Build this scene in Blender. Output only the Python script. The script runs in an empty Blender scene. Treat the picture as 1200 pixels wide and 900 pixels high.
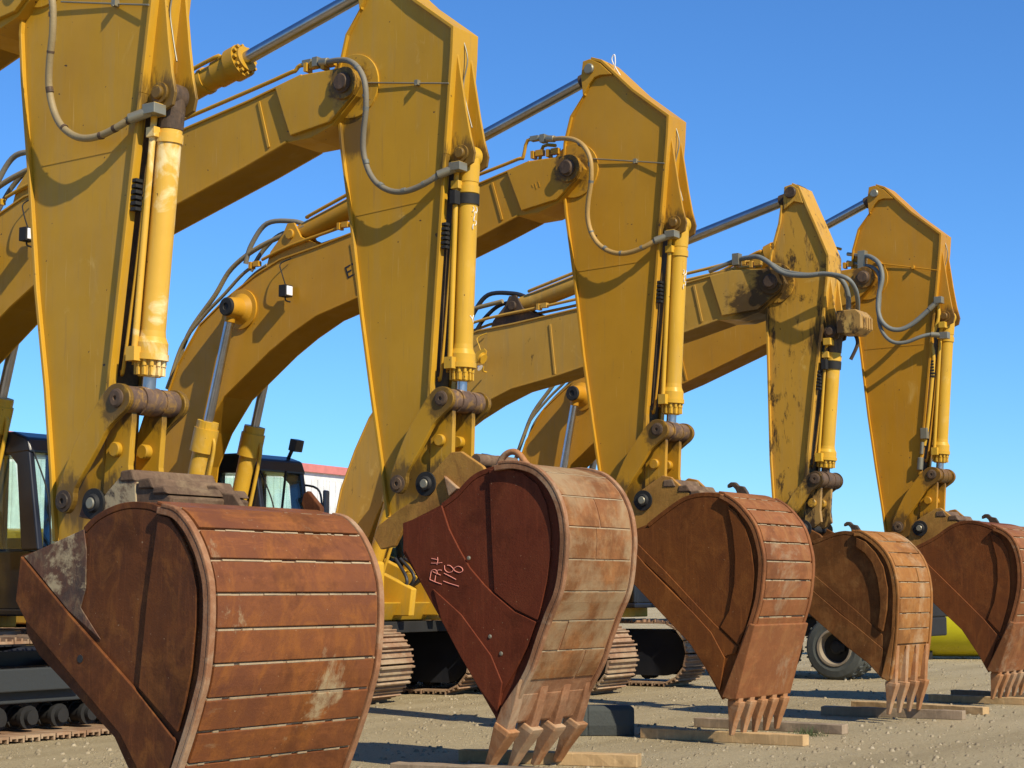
import bpy, bmesh, math, random
from mathutils import Vector, Matrix
random.seed(7)
R = math.radians
scene = bpy.context.scene
COL = scene.collection

# ------------------------------------------------------------------ camera
FPX, HEYE = 2100.0, 1.65                       # focal length in photo pixels (1200 wide), eye height
YAW, PITCH = math.atan(1410/FPX), math.atan(240/FPX)
cd = bpy.data.cameras.new('camera'); cam = bpy.data.objects.new('camera', cd); COL.objects.link(cam)
cd.sensor_width = 36; cd.lens = FPX/1200*36; cd.clip_end = 3000; cd.clip_start = 0.1
cam.location = (0, 0, HEYE)
cam.rotation_euler = (R(90)+PITCH, 0, YAW-R(90))
scene.camera = cam
# ------------------------------------------------------------------ light
SUN = Vector((-0.255, -0.80, 0.70)).normalized()        # direction towards the sun
w = bpy.data.worlds.new('World'); scene.world = w; w.use_nodes = True
nt = w.node_tree; bg = nt.nodes['Background']
sky = nt.nodes.new('ShaderNodeTexSky'); sky.sky_type = 'NISHITA'; sky.sun_disc = False
sky.sun_elevation = math.asin(SUN.z); sky.sun_rotation = math.atan2(SUN.x, SUN.y)
sky.altitude = 0; sky.air_density = 1.0; sky.dust_density = 0.0; sky.ozone_density = 6.0
tint = nt.nodes.new('ShaderNodeMix'); tint.data_type = 'RGBA'; tint.blend_type = 'MULTIPLY'; tint.inputs[0].default_value = 1; tint.inputs[7].default_value = (0.54, 0.88, 1.20, 1)
nt.links.new(sky.outputs[0], tint.inputs[6]); nt.links.new(tint.outputs[2], bg.inputs[0]); bg.inputs[1].default_value = 0.108
sd = bpy.data.lights.new('sun', 'SUN'); sd.energy = 5.0; sd.angle = R(0.5); sd.color = (1.0, 0.905, 0.71)
so = bpy.data.objects.new('sun', sd); COL.objects.link(so); so.rotation_euler = SUN.to_track_quat('Z', 'Y').to_euler()
scene.view_settings.view_transform = 'Standard'; scene.view_settings.look = 'None'
scene.view_settings.exposure = 0.30; scene.view_settings.gamma = 1.0
scene.cycles.max_bounces = 6; scene.cycles.transparent_max_bounces = 12

# ------------------------------------------------------------------ survey: sight lines of the measured photo
FW = Vector((math.cos(YAW), math.sin(YAW), 0)); RT = Vector((math.sin(YAW), -math.cos(YAW), 0))
FP = FW*math.cos(PITCH)+Vector((0, 0, math.sin(PITCH))); UP = Vector((0, 0, math.cos(PITCH)))-FW*math.sin(PITCH)
def ray(x, y): return FP+RT*((x-600)/FPX)+UP*((450-y)/FPX)
def yz(x, y, X):                               # measured point on the machine plane X = const, as (Y, Z)
    d = ray(x, y)*(X/ray(x, y).x); return (d.y, d.z+HEYE)
def ground(x, y, z=0.0):
    d = ray(x, y); return d*((z-HEYE)/d.z)+Vector((0, 0, HEYE))

# ------------------------------------------------------------------ materials
MATS = {}
def nodes(name):
    m = bpy.data.materials.new(name); m.use_nodes = True; MATS[name] = m
    t = m.node_tree; return m, t, t.nodes['Principled BSDF']
def N(t, kind, **kw):
    n = t.nodes.new(kind)
    for k, v in kw.items():
        if k in n.inputs: n.inputs[k].default_value = v
        else: setattr(n, k, v)
    return n
def ramp(t, src, stops):
    r = t.nodes.new('ShaderNodeValToRGB'); cr = r.color_ramp
    cr.elements[0].position, cr.elements[0].color = stops[0][0], (*stops[0][1], 1) if len(stops[0][1]) == 3 else stops[0][1]
    cr.elements[1].position, cr.elements[1].color = stops[-1][0], (*stops[-1][1], 1)
    for p, c in stops[1:-1]:
        e = cr.elements.new(p); e.color = (*c, 1)
    t.links.new(src, r.inputs[0]); return r.outputs[0]
def noise(t, scale, detail=4, rough=0.55, vec=None, dist=0.0):
    n = N(t, 'ShaderNodeTexNoise', Scale=scale, Detail=detail, Roughness=rough, Distortion=dist)
    if vec: t.links.new(vec, n.inputs['Vector'])
    return n.outputs['Fac']
def coords(t, scale=(1, 1, 1), loc=(0, 0, 0)):
    c = t.nodes.new('ShaderNodeTexCoord'); mp = t.nodes.new('ShaderNodeMapping')
    mp.inputs['Scale'].default_value = scale; mp.inputs['Location'].default_value = loc
    t.links.new(c.outputs['Object'], mp.inputs[0]); return mp.outputs[0]
def mix(t, fac, a, b, mode='MIX'):
    n = t.nodes.new('ShaderNodeMix'); n.data_type = 'RGBA'; n.blend_type = mode
    for sock, v in ((n.inputs[0], fac), (n.inputs[6], a), (n.inputs[7], b)):
        if hasattr(v, 'is_linked'): t.links.new(v, sock)
        elif isinstance(v, tuple): sock.default_value = (*v, 1)
        else: sock.default_value = v
    return n.outputs[2]
def bump(t, b, h, strength=0.3, dist=0.01):
    n = N(t, 'ShaderNodeBump', Strength=strength, Distance=dist)
    t.links.new(h, n.inputs['Height']); t.links.new(n.outputs[0], b.inputs['Normal'])
B3 = lambda v: (v, v, v)

def paint(name, base, faded, seed, stain=0.0, fade_amt=(0.62, 0.8), rough=0.42, chips=0.735, dust=0.35):
    m, t, b = nodes(name)
    v = coords(t, (1, 1, 1), (seed*7.3, seed*3.1, seed)); vs = coords(t, (3.2, 3.2, 0.35), (seed, 2, seed*5))
    c = mix(t, ramp(t, noise(t, 1.1, 5, 0.6, v), [(0.35, B3(0)), (0.7, B3(1))]), base, tuple(x*y for x, y in zip(base, (0.86, 0.84, 0.75))))
    c = mix(t, ramp(t, noise(t, 2.3, 8, 0.62, v, 0.6), [(fade_amt[0], B3(0)), (fade_amt[1], B3(1))]), c, faded)
    # dusty film and rain streaks
    sm = ramp(t, noise(t, 2.6, 6, 0.65, vs), [(0.5, B3(0)), (0.8, B3(dust))])
    c = mix(t, sm, c, (0.33, 0.235, 0.10))
    sc = ramp(t, noise(t, 9, 5, 0.6, coords(t, (6, 6, .22), (seed, 9, 1))), [(0.64, B3(0)), (0.72, B3(0.22))])
    c = mix(t, sc, c, (0.72, 0.52, 0.22))
    sc = ramp(t, noise(t, 5, 5, 0.6, coords(t, (5, 5, .3), (seed, 4, 7))), [(0.60, B3(0)), (0.75, B3(0.35))])
    c = mix(t, sc, c, (0.26, 0.15, 0.045))
    # small chips down to rust / primer
    ch = ramp(t, noise(t, 17, 3, 0.5, v), [(chips, B3(0)), (chips+0.02, B3(1))])
    c = mix(t, ch, c, (0.07, 0.035, 0.018))
    if stain > 0:
        s1 = ramp(t, noise(t, 3.6, 7, 0.72, coords(t, (1, 1.5, .6), (seed, 3, 3)), 0.35), [(0.655-stain*0.11, B3(0)), (0.74-stain*0.11, B3(0.92))])
        c = mix(t, s1, c, (0.035, 0.022, 0.013))
    t.links.new(c, b.inputs['Base Color'])
    t.links.new(ramp(t, noise(t, 5, 4, 0.5, v), [(0.3, B3(rough-0.06)), (0.7, B3(rough+0.18))]), b.inputs['Roughness'])
    b.inputs['Specular IOR Level'].default_value = 0.28
    bump(t, b, noise(t, 1.6, 3, 0.5, v), 0.12, 0.02)
    return m
Y0, YF = (0.50, 0.270, 0.018), (0.68, 0.46, 0.13)
for i, k in ((1, 1.0), (2, 1.0), (3, .90), (5, .84)): paint('yellow_paint_%d' % i, (Y0[0]*(.97 if k < 1 else 1), Y0[1]*k, Y0[2]*k*k), YF, i, dust=0.32 if k == 1 else .15, fade_amt=(0.66, 0.9))
paint('yellow_paint_4', (0.54, 0.29, 0.035), YF, 4, stain=1.02, dust=0.4)
paint('yellow_boom_4', (0.50, 0.29, 0.05), YF, 14, stain=0.25, dust=0.6)
paint('yellow_bright', (0.60, 0.345, 0.030), (0.66, 0.44, 0.13), 9, dust=0.5, fade_amt=(0.58, 0.85), rough=0.36)
paint('yellow_faded', (0.66, 0.38, 0.050), (0.80, 0.62, 0.30), 11, dust=0.15, fade_amt=(0.5, 0.60), rough=0.4)
paint('yellow_greasy', (0.40, 0.235, 0.07), YF, 13, stain=1.6, dust=0.7)
paint('lime_tank', (0.50, 0.45, 0.015), (0.58, 0.52, 0.08), 15, dust=0.12, rough=0.3)

def rusty(name, c0, c1, c2, seed, dustc=(0.30, 0.215, 0.12), dust=(0.6, 0.8), rough=0.68, island=0.0, scale=1.5, spec=0.12):
    m, t, b = nodes(name)
    v = coords(t, (1, 1, 1), (seed*5.3, seed, seed*2.7)); vs = coords(t, (1.2, 4, 4), (seed, seed*4, 1)); vz = coords(t, (1.6, 1.6, 1.0), (seed, 1, 3))
    c = mix(t, ramp(t, noise(t, scale, 7, 0.68, v, 0.5), [(0.30, B3(0)), (0.68, B3(1))]), c0, c1)
    c = mix(t, ramp(t, noise(t, scale*2.2, 8, 0.7, vz, 0.8), [(0.48, B3(0)), (0.74, B3(0.85))]), c, c2)
    mp = t.nodes.new('ShaderNodeMapping'); tc = t.nodes.new('ShaderNodeTexCoord'); mp.inputs['Rotation'].default_value = (R(-38), 0, 0); mp.inputs['Scale'].default_value = (1.2, 14, .9); t.links.new(tc.outputs['Object'], mp.inputs[0])
    c = mix(t, ramp(t, noise(t, 2.2, 6, 0.7, mp.outputs[0]), [(0.52, B3(0)), (0.72, B3(0.45))]), c, tuple(min(1, x*1.6) for x in c1))
    c = mix(t, ramp(t, noise(t, 0.9, 8, 0.75, v, 0.2), [(0.50, B3(0)), (0.60, B3(0.5))]), c, tuple(x*0.42 for x in c0))
    if island:
        g = t.nodes.new('ShaderNodeNewGeometry')
        c = mix(t, ramp(t, g.outputs['Random Per Island'], [(0, B3(0.0)), (1, B3(island))]), c, tuple(x*0.62 for x in c0))
    d = ramp(t, noise(t, 1.3, 9, 0.72, v, 0.4), [(dust[0], B3(0)), (dust[1], B3(0.9))])
    c = mix(t, d, c, dustc)
    sp = ramp(t, noise(t, 38, 2, 0.5, v), [(0.74, B3(0)), (0.77, B3(0.6))])
    c = mix(t, sp, c, (0.38, 0.25, 0.14))
    t.links.new(c, b.inputs['Base Color']); b.inputs['Specular IOR Level'].default_value = spec
    t.links.new(ramp(t, noise(t, 3.3, 6, 0.6, v), [(0.3, B3(rough-0.17)), (0.7, B3(rough+0.15))]), b.inputs['Roughness'])
    h = t.nodes.new('ShaderNodeMath'); h.operation = 'ADD'
    t.links.new(noise(t, 55, 4, 0.6, v), h.inputs[0]); t.links.new(noise(t, 7, 5, 0.6, v), h.inputs[1])
    bump(t, b, h.outputs[0], 0.28, 0.008)
    return m
rusty('rust_side_1', (0.071, 0.026, 0.012), (0.136, 0.045, 0.014), (0.218, 0.082, 0.020), 1, dust=(0.68, 0.85))
rusty('rust_side_2', (0.111, 0.025, 0.011), (0.133, 0.031, 0.013), (0.148, 0.041, 0.016), 2, dust=(0.82, 0.95), scale=0.9)
rusty('rust_side_3', (0.105, 0.034, 0.011), (0.161, 0.053, 0.012), (0.223, 0.081, 0.019), 3, dust=(0.74, 0.92))
rusty('rust_side_4', (0.126, 0.046, 0.014), (0.182, 0.073, 0.020), (0.252, 0.119, 0.038), 4, dust=(0.66, 0.86))
rusty('rust_side_5', (0.092, 0.032, 0.013), (0.165, 0.051, 0.013), (0.205, 0.073, 0.020), 5, dust=(0.72, 0.9))
rusty('rust_bars_1', (0.135, 0.048, 0.024), (0.235, 0.080, 0.023), (0.34, 0.120, 0.024), 6, scale=0.9, dust=(0.61, 0.70), dustc=(0.36, 0.27, 0.15), island=0.5, rough=0.48)
rusty('rust_bars_2', (0.20, 0.080, 0.030), (0.30, 0.130, 0.045), (0.37, 0.22, 0.095), 7, dust=(0.44, 0.60), dustc=(0.30, 0.205, 0.11), island=0.4, scale=2.2)
rusty('rust_bars_3', (0.187, 0.070, 0.028), (0.264, 0.100, 0.036), (0.323, 0.153, 0.055), 8, dust=(0.56, 0.72), dustc=(0.34, 0.25, 0.15), island=0.4)
rusty('rust_bars_4', (0.243, 0.095, 0.027), (0.333, 0.144, 0.038), (0.378, 0.198, 0.068), 9, dust=(0.52, 0.70), dustc=(0.42, 0.30, 0.17), island=0.3, scale=2.4)
rusty('rust_tooth', (0.27, 0.115, 0.048), (0.36, 0.17, 0.07), (0.43, 0.25, 0.125), 10, dust=(0.5, 0.7), dustc=(0.40, 0.29, 0.18))
rusty('rim_dirt', (0.21, 0.088, 0.042), (0.30, 0.15, 0.075), (0.38, 0.23, 0.13), 11, dust=(0.52, 0.72), dustc=(0.40, 0.30, 0.19))
rusty('mud_plate', (0.055, 0.045, 0.040), (0.14, 0.062, 0.035), (0.24, 0.17, 0.095), 12, dust=(0.50, 0.56), dustc=(0.42, 0.33, 0.19), scale=3)
rusty('brown_dirt', (0.101, 0.063, 0.040), (0.158, 0.097, 0.058), (0.216, 0.144, 0.086), 13, dust=(0.5, 0.66))
rusty('track_rust', (0.24, 0.135, 0.078), (0.33, 0.195, 0.115), (0.43, 0.29, 0.19), 14, dust=(0.46, 0.66), dustc=(0.40, 0.31, 0.20), island=0.4)
rusty('grease_metal', (0.05, 0.040, 0.032), (0.11, 0.07, 0.045), (0.20, 0.12, 0.06), 15, dust=(0.6, 0.8), rough=0.5)
rusty('grease_shade_channel', (0.055, 0.036, 0.018), (0.10, 0.062, 0.024), (0.22, 0.13, 0.035), 24, dust=(0.66, 0.85), rough=0.6)  # dark brown: grease plus shade put into the colour
rusty('hub_worn', (0.085, 0.055, 0.042), (0.15, 0.095, 0.065), (0.48, 0.26, 0.035), 26, dust=(0.7, 0.9), rough=0.55, scale=2.6)
rusty('ear_yellow', (0.40, 0.215, 0.045), (0.33, 0.16, 0.040), (0.16, 0.07, 0.025), 16, dust=(0.7, 0.9))
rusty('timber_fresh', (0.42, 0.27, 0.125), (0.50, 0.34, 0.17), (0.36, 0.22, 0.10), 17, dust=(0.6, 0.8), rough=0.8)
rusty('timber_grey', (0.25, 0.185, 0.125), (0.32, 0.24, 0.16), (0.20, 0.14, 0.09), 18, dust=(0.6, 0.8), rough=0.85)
def plain(name, col, rough=0.5, metal=0.0, spec=0.5, bumps=0.0, bs=20, emis=None):
    m, t, b = nodes(name)
    v = coords(t)
    c = mix(t, ramp(t, noise(t, 3, 5, 0.6, v), [(0.35, B3(0)), (0.7, B3(1))]), col, tuple(min(1, x*0.72+0.01) for x in col))
    t.links.new(c, b.inputs['Base Color'])
    b.inputs['Roughness'].default_value = rough; b.inputs['Metallic'].default_value = metal
    b.inputs['Specular IOR Level'].default_value = spec
    if bumps: bump(t, b, noise(t, bs, 4, 0.6, v), bumps, 0.01)
    return m
plain('chrome', (0.50, 0.50, 0.52), 0.30, 1.0)
plain('black_paint', (0.012, 0.013, 0.018), 0.28, 0, 0.5)
plain('black_dull', (0.016, 0.015, 0.014), 0.7, 0, 0.3, 0.3)
plain('hose_rubber', (0.20, 0.175, 0.125), 0.6, 0, 0.3, 0.3, 45)
plain('hose_tan', (0.30, 0.225, 0.11), 0.55, 0, 0.3, 0.3, 45)
plain('hose_yellow', (0.42, 0.26, 0.08), 0.5, 0, 0.3, 0.3, 45)
plain('hose_grey', (0.165, 0.17, 0.15), 0.55, 0, 0.35, 0.3, 45)
plain('hose_black', (0.02, 0.022, 0.028), 0.45, 0, 0.4)
plain('fitting', (0.30, 0.27, 0.19), 0.45, 0.5, 0.4)
plain('undercarriage_grey', (0.032, 0.036, 0.038), 0.6, 0, 0.4, 0.3)
plain('tyre_rubber', (0.085, 0.09, 0.080), 0.85, 0, 0.3, 0.5, 14)
plain('rim_tan', (0.27, 0.215, 0.15), 0.7)
plain('white_wall', (0.74, 0.74, 0.73), 0.5)
plain('pink_fascia', (0.62, 0.20, 0.17), 0.5)
plain('chalk', (0.85, 0.30, 0.22), 0.8)
plain('white_mark', (0.80, 0.78, 0.72), 0.7)
plain('decal_black', (0.015, 0.012, 0.010), 0.6)
plain('lamp_lens', (0.88, 0.88, 0.90), 0.12, 0.0, 0.8)
plain('mirror_grey', (0.10, 0.10, 0.11), 0.3)
plain('interior', (0.05, 0.06, 0.07), 0.7)
plain('rubber_block', (0.055, 0.06, 0.055), 0.8, 0, 0.3, 0.6, 30)
plain('weed', (0.10, 0.14, 0.045), 0.8)
# glass: thin tinted pane
m = bpy.data.materials.new('tinted_glass'); m.use_nodes = True; MATS['tinted_glass'] = m; t = m.node_tree
t.nodes.remove(t.nodes['Principled BSDF']); o = t.nodes['Material Output']
tr = N(t, 'ShaderNodeBsdfTransparent', Color=(0.86, 0.955, 0.915, 1)); gl = N(t, 'ShaderNodeBsdfGlossy', Roughness=0.02, Color=(0.85, 0.9, 0.95, 1))
ms = t.nodes.new('ShaderNodeMixShader'); ms.inputs[0].default_value = 0.07
pass; t.links.new(tr.outputs[0], ms.inputs[1]); t.links.new(gl.outputs[0], ms.inputs[2]); t.links.new(ms.outputs[0], o.inputs[0])
# gravelly ground
m, t, b = nodes('gravel_ground')
v = coords(t)
c = mix(t, ramp(t, noise(t, 0.35, 6, 0.6, v), [(0.35, B3(0)), (0.68, B3(1))]), (0.44, 0.345, 0.20), (0.36, 0.275, 0.15))
c = mix(t, ramp(t, noise(t, 22, 5, 0.75, v), [(0.40, B3(0)), (0.62, B3(0.85))]), c, (0.50, 0.42, 0.26))
c = mix(t, ramp(t, noise(t, 60, 3, 0.7, v), [(0.30, B3(1)), (0.44, B3(0))]), c, (0.14, 0.105, 0.055))
vr = coords(t, (0.10, 1.3, 1)); c = mix(t, ramp(t, noise(t, 1.0, 5, 0.55, vr, 0.3), [(0.45, B3(0)), (0.62, B3(0.45))]), c, (0.27, 0.205, 0.11))
vo = N(t, 'ShaderNodeTexVoronoi', Scale=26.0); t.links.new(v, vo.inputs['Vector'])
c = mix(t, ramp(t, vo.outputs['Distance'], [(0.05, B3(0.75)), (0.22, B3(0))]), c, (0.56, 0.48, 0.33))
t.links.new(c, b.inputs['Base Color']); b.inputs['Roughness'].default_value = 0.95; b.inputs['Specular IOR Level'].default_value = 0.15
h = t.nodes.new('ShaderNodeMath'); h.operation = 'ADD'
t.links.new(noise(t, 30, 6, 0.75, v), h.inputs[0]); t.links.new(noise(t, 2.2, 4, 0.6, v), h.inputs[1])
bump(t, b, h.outputs[0], 0.9, 0.045)
rusty('ledge_dirt', (0.336, 0.248, 0.148), (0.416, 0.320, 0.200), (0.288, 0.192, 0.104), 22, rough=0.9)
rusty('pebble', (0.30, 0.24, 0.15), (0.38, 0.32, 0.22), (0.18, 0.14, 0.085), 21, island=0.8, rough=0.85)

# ------------------------------------------------------------------ mesh helpers
class MB:
    def __init__(s): s.v, s.f, s.sm, s.mk = [], [], [], []
    def mark(s): s.mk.append((len(s.v), len(s.f)))
    def add(s, vs, fs, smooth=False):
        k = len(s.v); s.v += [Vector(p) for p in vs]; s.f += [[k+i for i in f] for f in fs]; s.sm += [smooth]*len(fs); return s
    def prism(s, poly, x0, x1):                # outline in (Y, Z), thickness along X
        s.mark()
        n = len(poly)
        vs = [(x0, p[0], p[1]) for p in poly]+[(x1, p[0], p[1]) for p in poly]
        area = sum(poly[i][0]*poly[(i+1) % n][1]-poly[(i+1) % n][0]*poly[i][1] for i in range(n))
        fs = [list(range(n))[::-1] if area > 0 else list(range(n)), list(range(n, 2*n)) if area > 0 else list(range(n, 2*n))[::-1]]
        for i in range(n):
            j = (i+1) % n; q = [i, j, n+j, n+i]; fs.append(q if area > 0 else q[::-1])
        return s.add(vs, fs)
    def box(s, c, d, rz=0.0, tilt=None):
        s.mark()
        c = Vector(c); M = Matrix.Rotation(rz, 3, 'Z')
        if tilt is not None: M = M @ Matrix.Rotation(tilt, 3, 'X')
        vs = [c+M @ Vector((sx*d[0]/2, sy*d[1]/2, sz*d[2]/2)) for sx in (-1, 1) for sy in (-1, 1) for sz in (-1, 1)]
        return s.add(vs, [(0, 1, 3, 2), (4, 6, 7, 5), (0, 4, 5, 1), (2, 3, 7, 6), (0, 2, 6, 4), (1, 5, 7, 3)])
    def lathe(s, p0, p1, prof, n=28, caps=True):          # prof: (distance along axis, radius), sharp steps kept by repeating
        s.mark(); p0, p1 = Vector(p0), Vector(p1); a = (p1-p0).normalized()
        u = a.cross(Vector((0, 0, 1)) if abs(a.z) < 0.9 else Vector((1, 0, 0))).normalized(); w_ = a.cross(u)
        rings = [[p0+a*d+(u*math.cos(2*math.pi*i/n)+w_*math.sin(2*math.pi*i/n))*r for i in range(n)] for d, r in prof]
        for k in range(len(prof)-1):           # each band keeps its own vertices, so steps stay crisp
            vs = rings[k]+rings[k+1]
            s.add(vs, [(i, n+i, n+(i+1) % n, (i+1) % n) for i in range(n)], True)
        if caps: s.add(rings[0], [list(range(n))]); s.add(rings[-1], [list(range(n))[::-1]])
        return s
    def cyl(s, p0, p1, r, n=28, ch=0.0):
        L = (Vector(p1)-Vector(p0)).length
        return s.lathe(p0, p1, [(0, r-ch), (ch, r), (L-ch, r), (L, r-ch)] if ch else [(0, r), (L, r)], n)
    def tube(s, pts, r, n=12, sub=6, caps=True):
        s.mark(); P = [Vector(p) for p in pts]
        if len(P) > 2 and sub > 1:
            Q = []
            for i in range(len(P)-1):
                a, b_, c_, d = P[max(i-1, 0)], P[i], P[i+1], P[min(i+2, len(P)-1)]
                for k in range(sub):
                    u = k/sub; Q.append(0.5*((2*b_)+(c_-a)*u+(2*a-5*b_+4*c_-d)*u*u+(3*b_-a-3*c_+d)*u**3))
            Q.append(P[-1]); P = Q
        tan = (P[1]-P[0]).normalized(); u = tan.orthogonal().normalized(); rings = []
        for i, p in enumerate(P):
            t2 = (P[min(i+1, len(P)-1)]-P[max(i-1, 0)]).normalized()
            u = (u-t2*u.dot(t2)).normalized(); v_ = t2.cross(u)
            rings += [p+(u*math.cos(2*math.pi*k/n)+v_*math.sin(2*math.pi*k/n))*r for k in range(n)]
        m_ = len(P)
        s.add(rings, [(i*n+k, i*n+(k+1) % n, (i+1)*n+(k+1) % n, (i+1)*n+k) for i in range(m_-1) for k in range(n)], True)
        if caps: s.add(rings[:n], [list(range(n))[::-1]]); s.add(rings[-n:], [list(range(n))])
        return s
    def build(s, name, mat, parent=None, bevel=0.0, xf=None):
        me = bpy.data.meshes.new(name)
        off = Vector((0, 0, 0))
        if parent is not None: off = parent.matrix_basis.translation if parent.parent is None else parent['org_'] if 'org_' in parent else Vector((0, 0, 0))
        if parent is not None:
            r_ = parent
            while r_.parent is not None: r_ = r_.parent
            off = r_.location.copy()
        vs = [(xf(p) if xf else p)-off for p in s.v]
        me.from_pydata([tuple(p) for p in vs], [], s.f); me.update()
        me.polygons.foreach_set('use_smooth', s.sm)
        bm_ = bmesh.new(); bm_.from_mesh(me); bmesh.ops.recalc_face_normals(bm_, faces=bm_.faces); bm_.to_mesh(me); bm_.free()
        me.materials.append(MATS[mat])
        o_ = bpy.data.objects.new(name, me); COL.objects.link(o_)
        if parent is not None: o_.parent = parent
        if bevel:
            md = o_.modifiers.new('bevel', 'BEVEL'); md.width = bevel; md.segments = 2; md.limit_method = 'ANGLE'; md.angle_limit = R(35)
        return o_
def each(g, name, mat, parent=None, bevel=0.0, xf=None):    # one object per piece
    ends = g.mk[1:]+[(len(g.v), len(g.f))]; first = None
    for (v0, f0), (v1, f1) in zip(g.mk, ends):
        if f1 == f0: continue
        h = MB(); h.v = g.v[v0:v1]; h.f = [[i-v0 for i in f] for f in g.f[f0:f1]]; h.sm = g.sm[f0:f1]
        o_ = h.build(name, mat, parent, bevel, xf); first = first or o_
    return first
def tag(o_, label=None, cat=None, group=None, kind=None):
    if label: o_['label'] = label
    if cat: o_['category'] = cat
    if group: o_['group'] = group
    if kind: o_['kind'] = kind
    return o_
def empty(name, loc):
    e = bpy.data.objects.new(name, None); COL.objects.link(e); e.location = loc; e.empty_display_size = 0.3; return e
def circ(c, r, n=24): return [(c[0]+r*math.cos(2*math.pi*i/n), c[1]+r*math.sin(2*math.pi*i/n)) for i in range(n)]
def strip(pts, th):                            # ribbon outline: offset a (Y,Z) polyline to its left by th
    P = [Vector((p[0], p[1])) for p in pts]; Q = []
    for i, p in enumerate(P):
        a = (P[i]-P[i-1]).normalized() if i else (P[1]-P[0]).normalized()
        b_ = (P[i+1]-P[i]).normalized() if i < len(P)-1 else a
        t2 = (a+b_).normalized(); n_ = Vector((-t2.y, t2.x)); k = 1/max(0.5, n_.dot(Vector((-a.y, a.x))))
        Q.append(p+n_*th*k)
    return [(p.x, p.y) for p in P]+[(q.x, q.y) for q in reversed(Q)]
def dense(pts, sub=4):
    P = [Vector((p[0], p[1])) for p in pts]; Q = []
    for i in range(len(P)-1):
        a, b_, c_, d = P[max(i-1, 0)], P[i], P[i+1], P[min(i+2, len(P)-1)]
        for k in range(sub):
            u = k/sub; q = 0.5*((2*b_)+(c_-a)*u+(2*a-5*b_+4*c_-d)*u*u+(3*b_-a-3*c_+d)*u**3); Q.append((q.x, q.y))
    return Q+[(P[-1].x, P[-1].y)]

# ------------------------------------------------------------------ ground, gravel
g = MB()
nx = 60
for i in range(nx):
    for j in range(nx):
        pass
S = 1500
g.add([(-S, -S, 0), (S, -S, 0), (S, S, 0), (-S, S, 0)], [(0, 1, 2, 3)])
tag(g.build('ground', 'gravel_ground'), kind='structure')
g = MB(); rnd = random.Random(3)
for i in range(14000):
    d = 11*(55/11)**(rnd.random()**0.8); l = (rnd.random()-0.5)*d*0.64
    p = FW*d+RT*l; r = rnd.choice((0.006, 0.008, 0.010, 0.013, 0.016, 0.030))*rnd.uniform(0.7, 1.2)
    a = rnd.random()*6.28; vs = []
    for k in range(5):
        q = a+k*1.2566; vs.append((p.x+math.cos(q)*r*rnd.uniform(0.8, 1.2), p.y+math.sin(q)*r*rnd.uniform(0.8, 1.2), -0.002))
    for k in range(5):
        q = a+k*1.2566+0.3; vs.append((p.x+math.cos(q)*r*0.6, p.y+math.sin(q)*r*0.6, r*rnd.uniform(0.5, 0.9)))
    g.add(vs, [(0, 1, 6, 5), (1, 2, 7, 6), (2, 3, 8, 7), (3, 4, 9, 8), (4, 0, 5, 9), (5, 6, 7, 8, 9)], True)
tag(g.build('gravel', 'pebble'), 'loose pale stones scattered over the tan dirt yard', 'gravel', kind='stuff')

# ------------------------------------------------------------------ white building behind
u = (FW*math.cos(R(27.6))+RT*math.sin(R(27.6))).normalized(); nrm = Vector((u.y, -u.x, 0))   # nrm faces the camera
if nrm.dot(FW) > 0: nrm = -nrm
P1 = ray(330, 542)*55; P1.z += HEYE; top = P1.z
base = Vector((P1.x, P1.y, 0)); bl = empty('metal_building', base)
tag(bl, 'long white ribbed metal building with pink roof trim behind the machines', 'building')
def along(s_, o_, z_): return base+u*s_+nrm*o_+Vector((0, 0, z_))
L0, L1 = -42.0, 9.5
g = MB()
def slab(mb, s0, s1, o0, o1, z0, z1):
    vs = [along(s_, o_, z_) for s_ in (s0, s1) for o_ in (o0, o1) for z_ in (z0, z1)]
    mb.add(vs, [(0, 1, 3, 2), (4, 6, 7, 5), (0, 4, 5, 1), (2, 3, 7, 6), (0, 2, 6, 4), (1, 5, 7, 3)])
slab(g, L0, L1, 0, -16, 0, top-0.02)
s_ = L0+0.1
while s_ < L1-0.1:
    slab(g, s_, s_+0.09, 0.002, 0.040, 0.05, top-0.42); s_ += 0.34
wall = g.build('wall', 'white_wall', bl)
g = MB(); slab(g, L0-0.1, L1+0.15, -0.02, 0.12, top-0.21, top+0.02); slab(g, L0-0.1, L1+0.15, -16.1, -0.03, top-0.01, top+0.06); g.build('roof_trim', 'pink_fascia', bl)
g = MB(); g.tube([along(5.0, 0.2, top-0.3), along(5.0, 0.2, top-0.75), along(4.85, 0.09, top-0.9), along(4.85, 0.09, 0.1)], 0.05, 8, 1); g.build('downspout', 'undercarriage_grey', bl)
for s0 in (-20.0, -32.0):
    g = MB(); slab(g, s0, s0+1.0, 0.05, 0.09, 0.02, 2.2); dr = g.build('door', 'mirror_grey', bl)
    g = MB(); g.lathe(along(s0+0.85, 0.09, 1.05), along(s0+0.85, 0.16, 1.05), [(0, 0.03), (0.07, 0.03)], 10); g.build('handle', 'chrome', dr)

# ------------------------------------------------------------------ the five excavators
XC = {1: 9.85, 2: 13.9, 3: 17.95, 4: 21.75, 5: 25.85}
GROUP = 'yellow excavators parked in a row with buckets down'
LAB = {
 1: 'nearest yellow excavator, with the widest rust red bucket at the lower left',
 2: 'second yellow excavator, its bucket chalked with FRH 118 in pink',
 3: 'third yellow excavator in the row, between the chalked bucket and the oil-stained stick',
 4: 'fourth yellow excavator, with the slim oil-stained stick and small four-toothed orange bucket',
 5: 'farthest yellow excavator, its bucket cut off by the right edge of the photo'}
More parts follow.
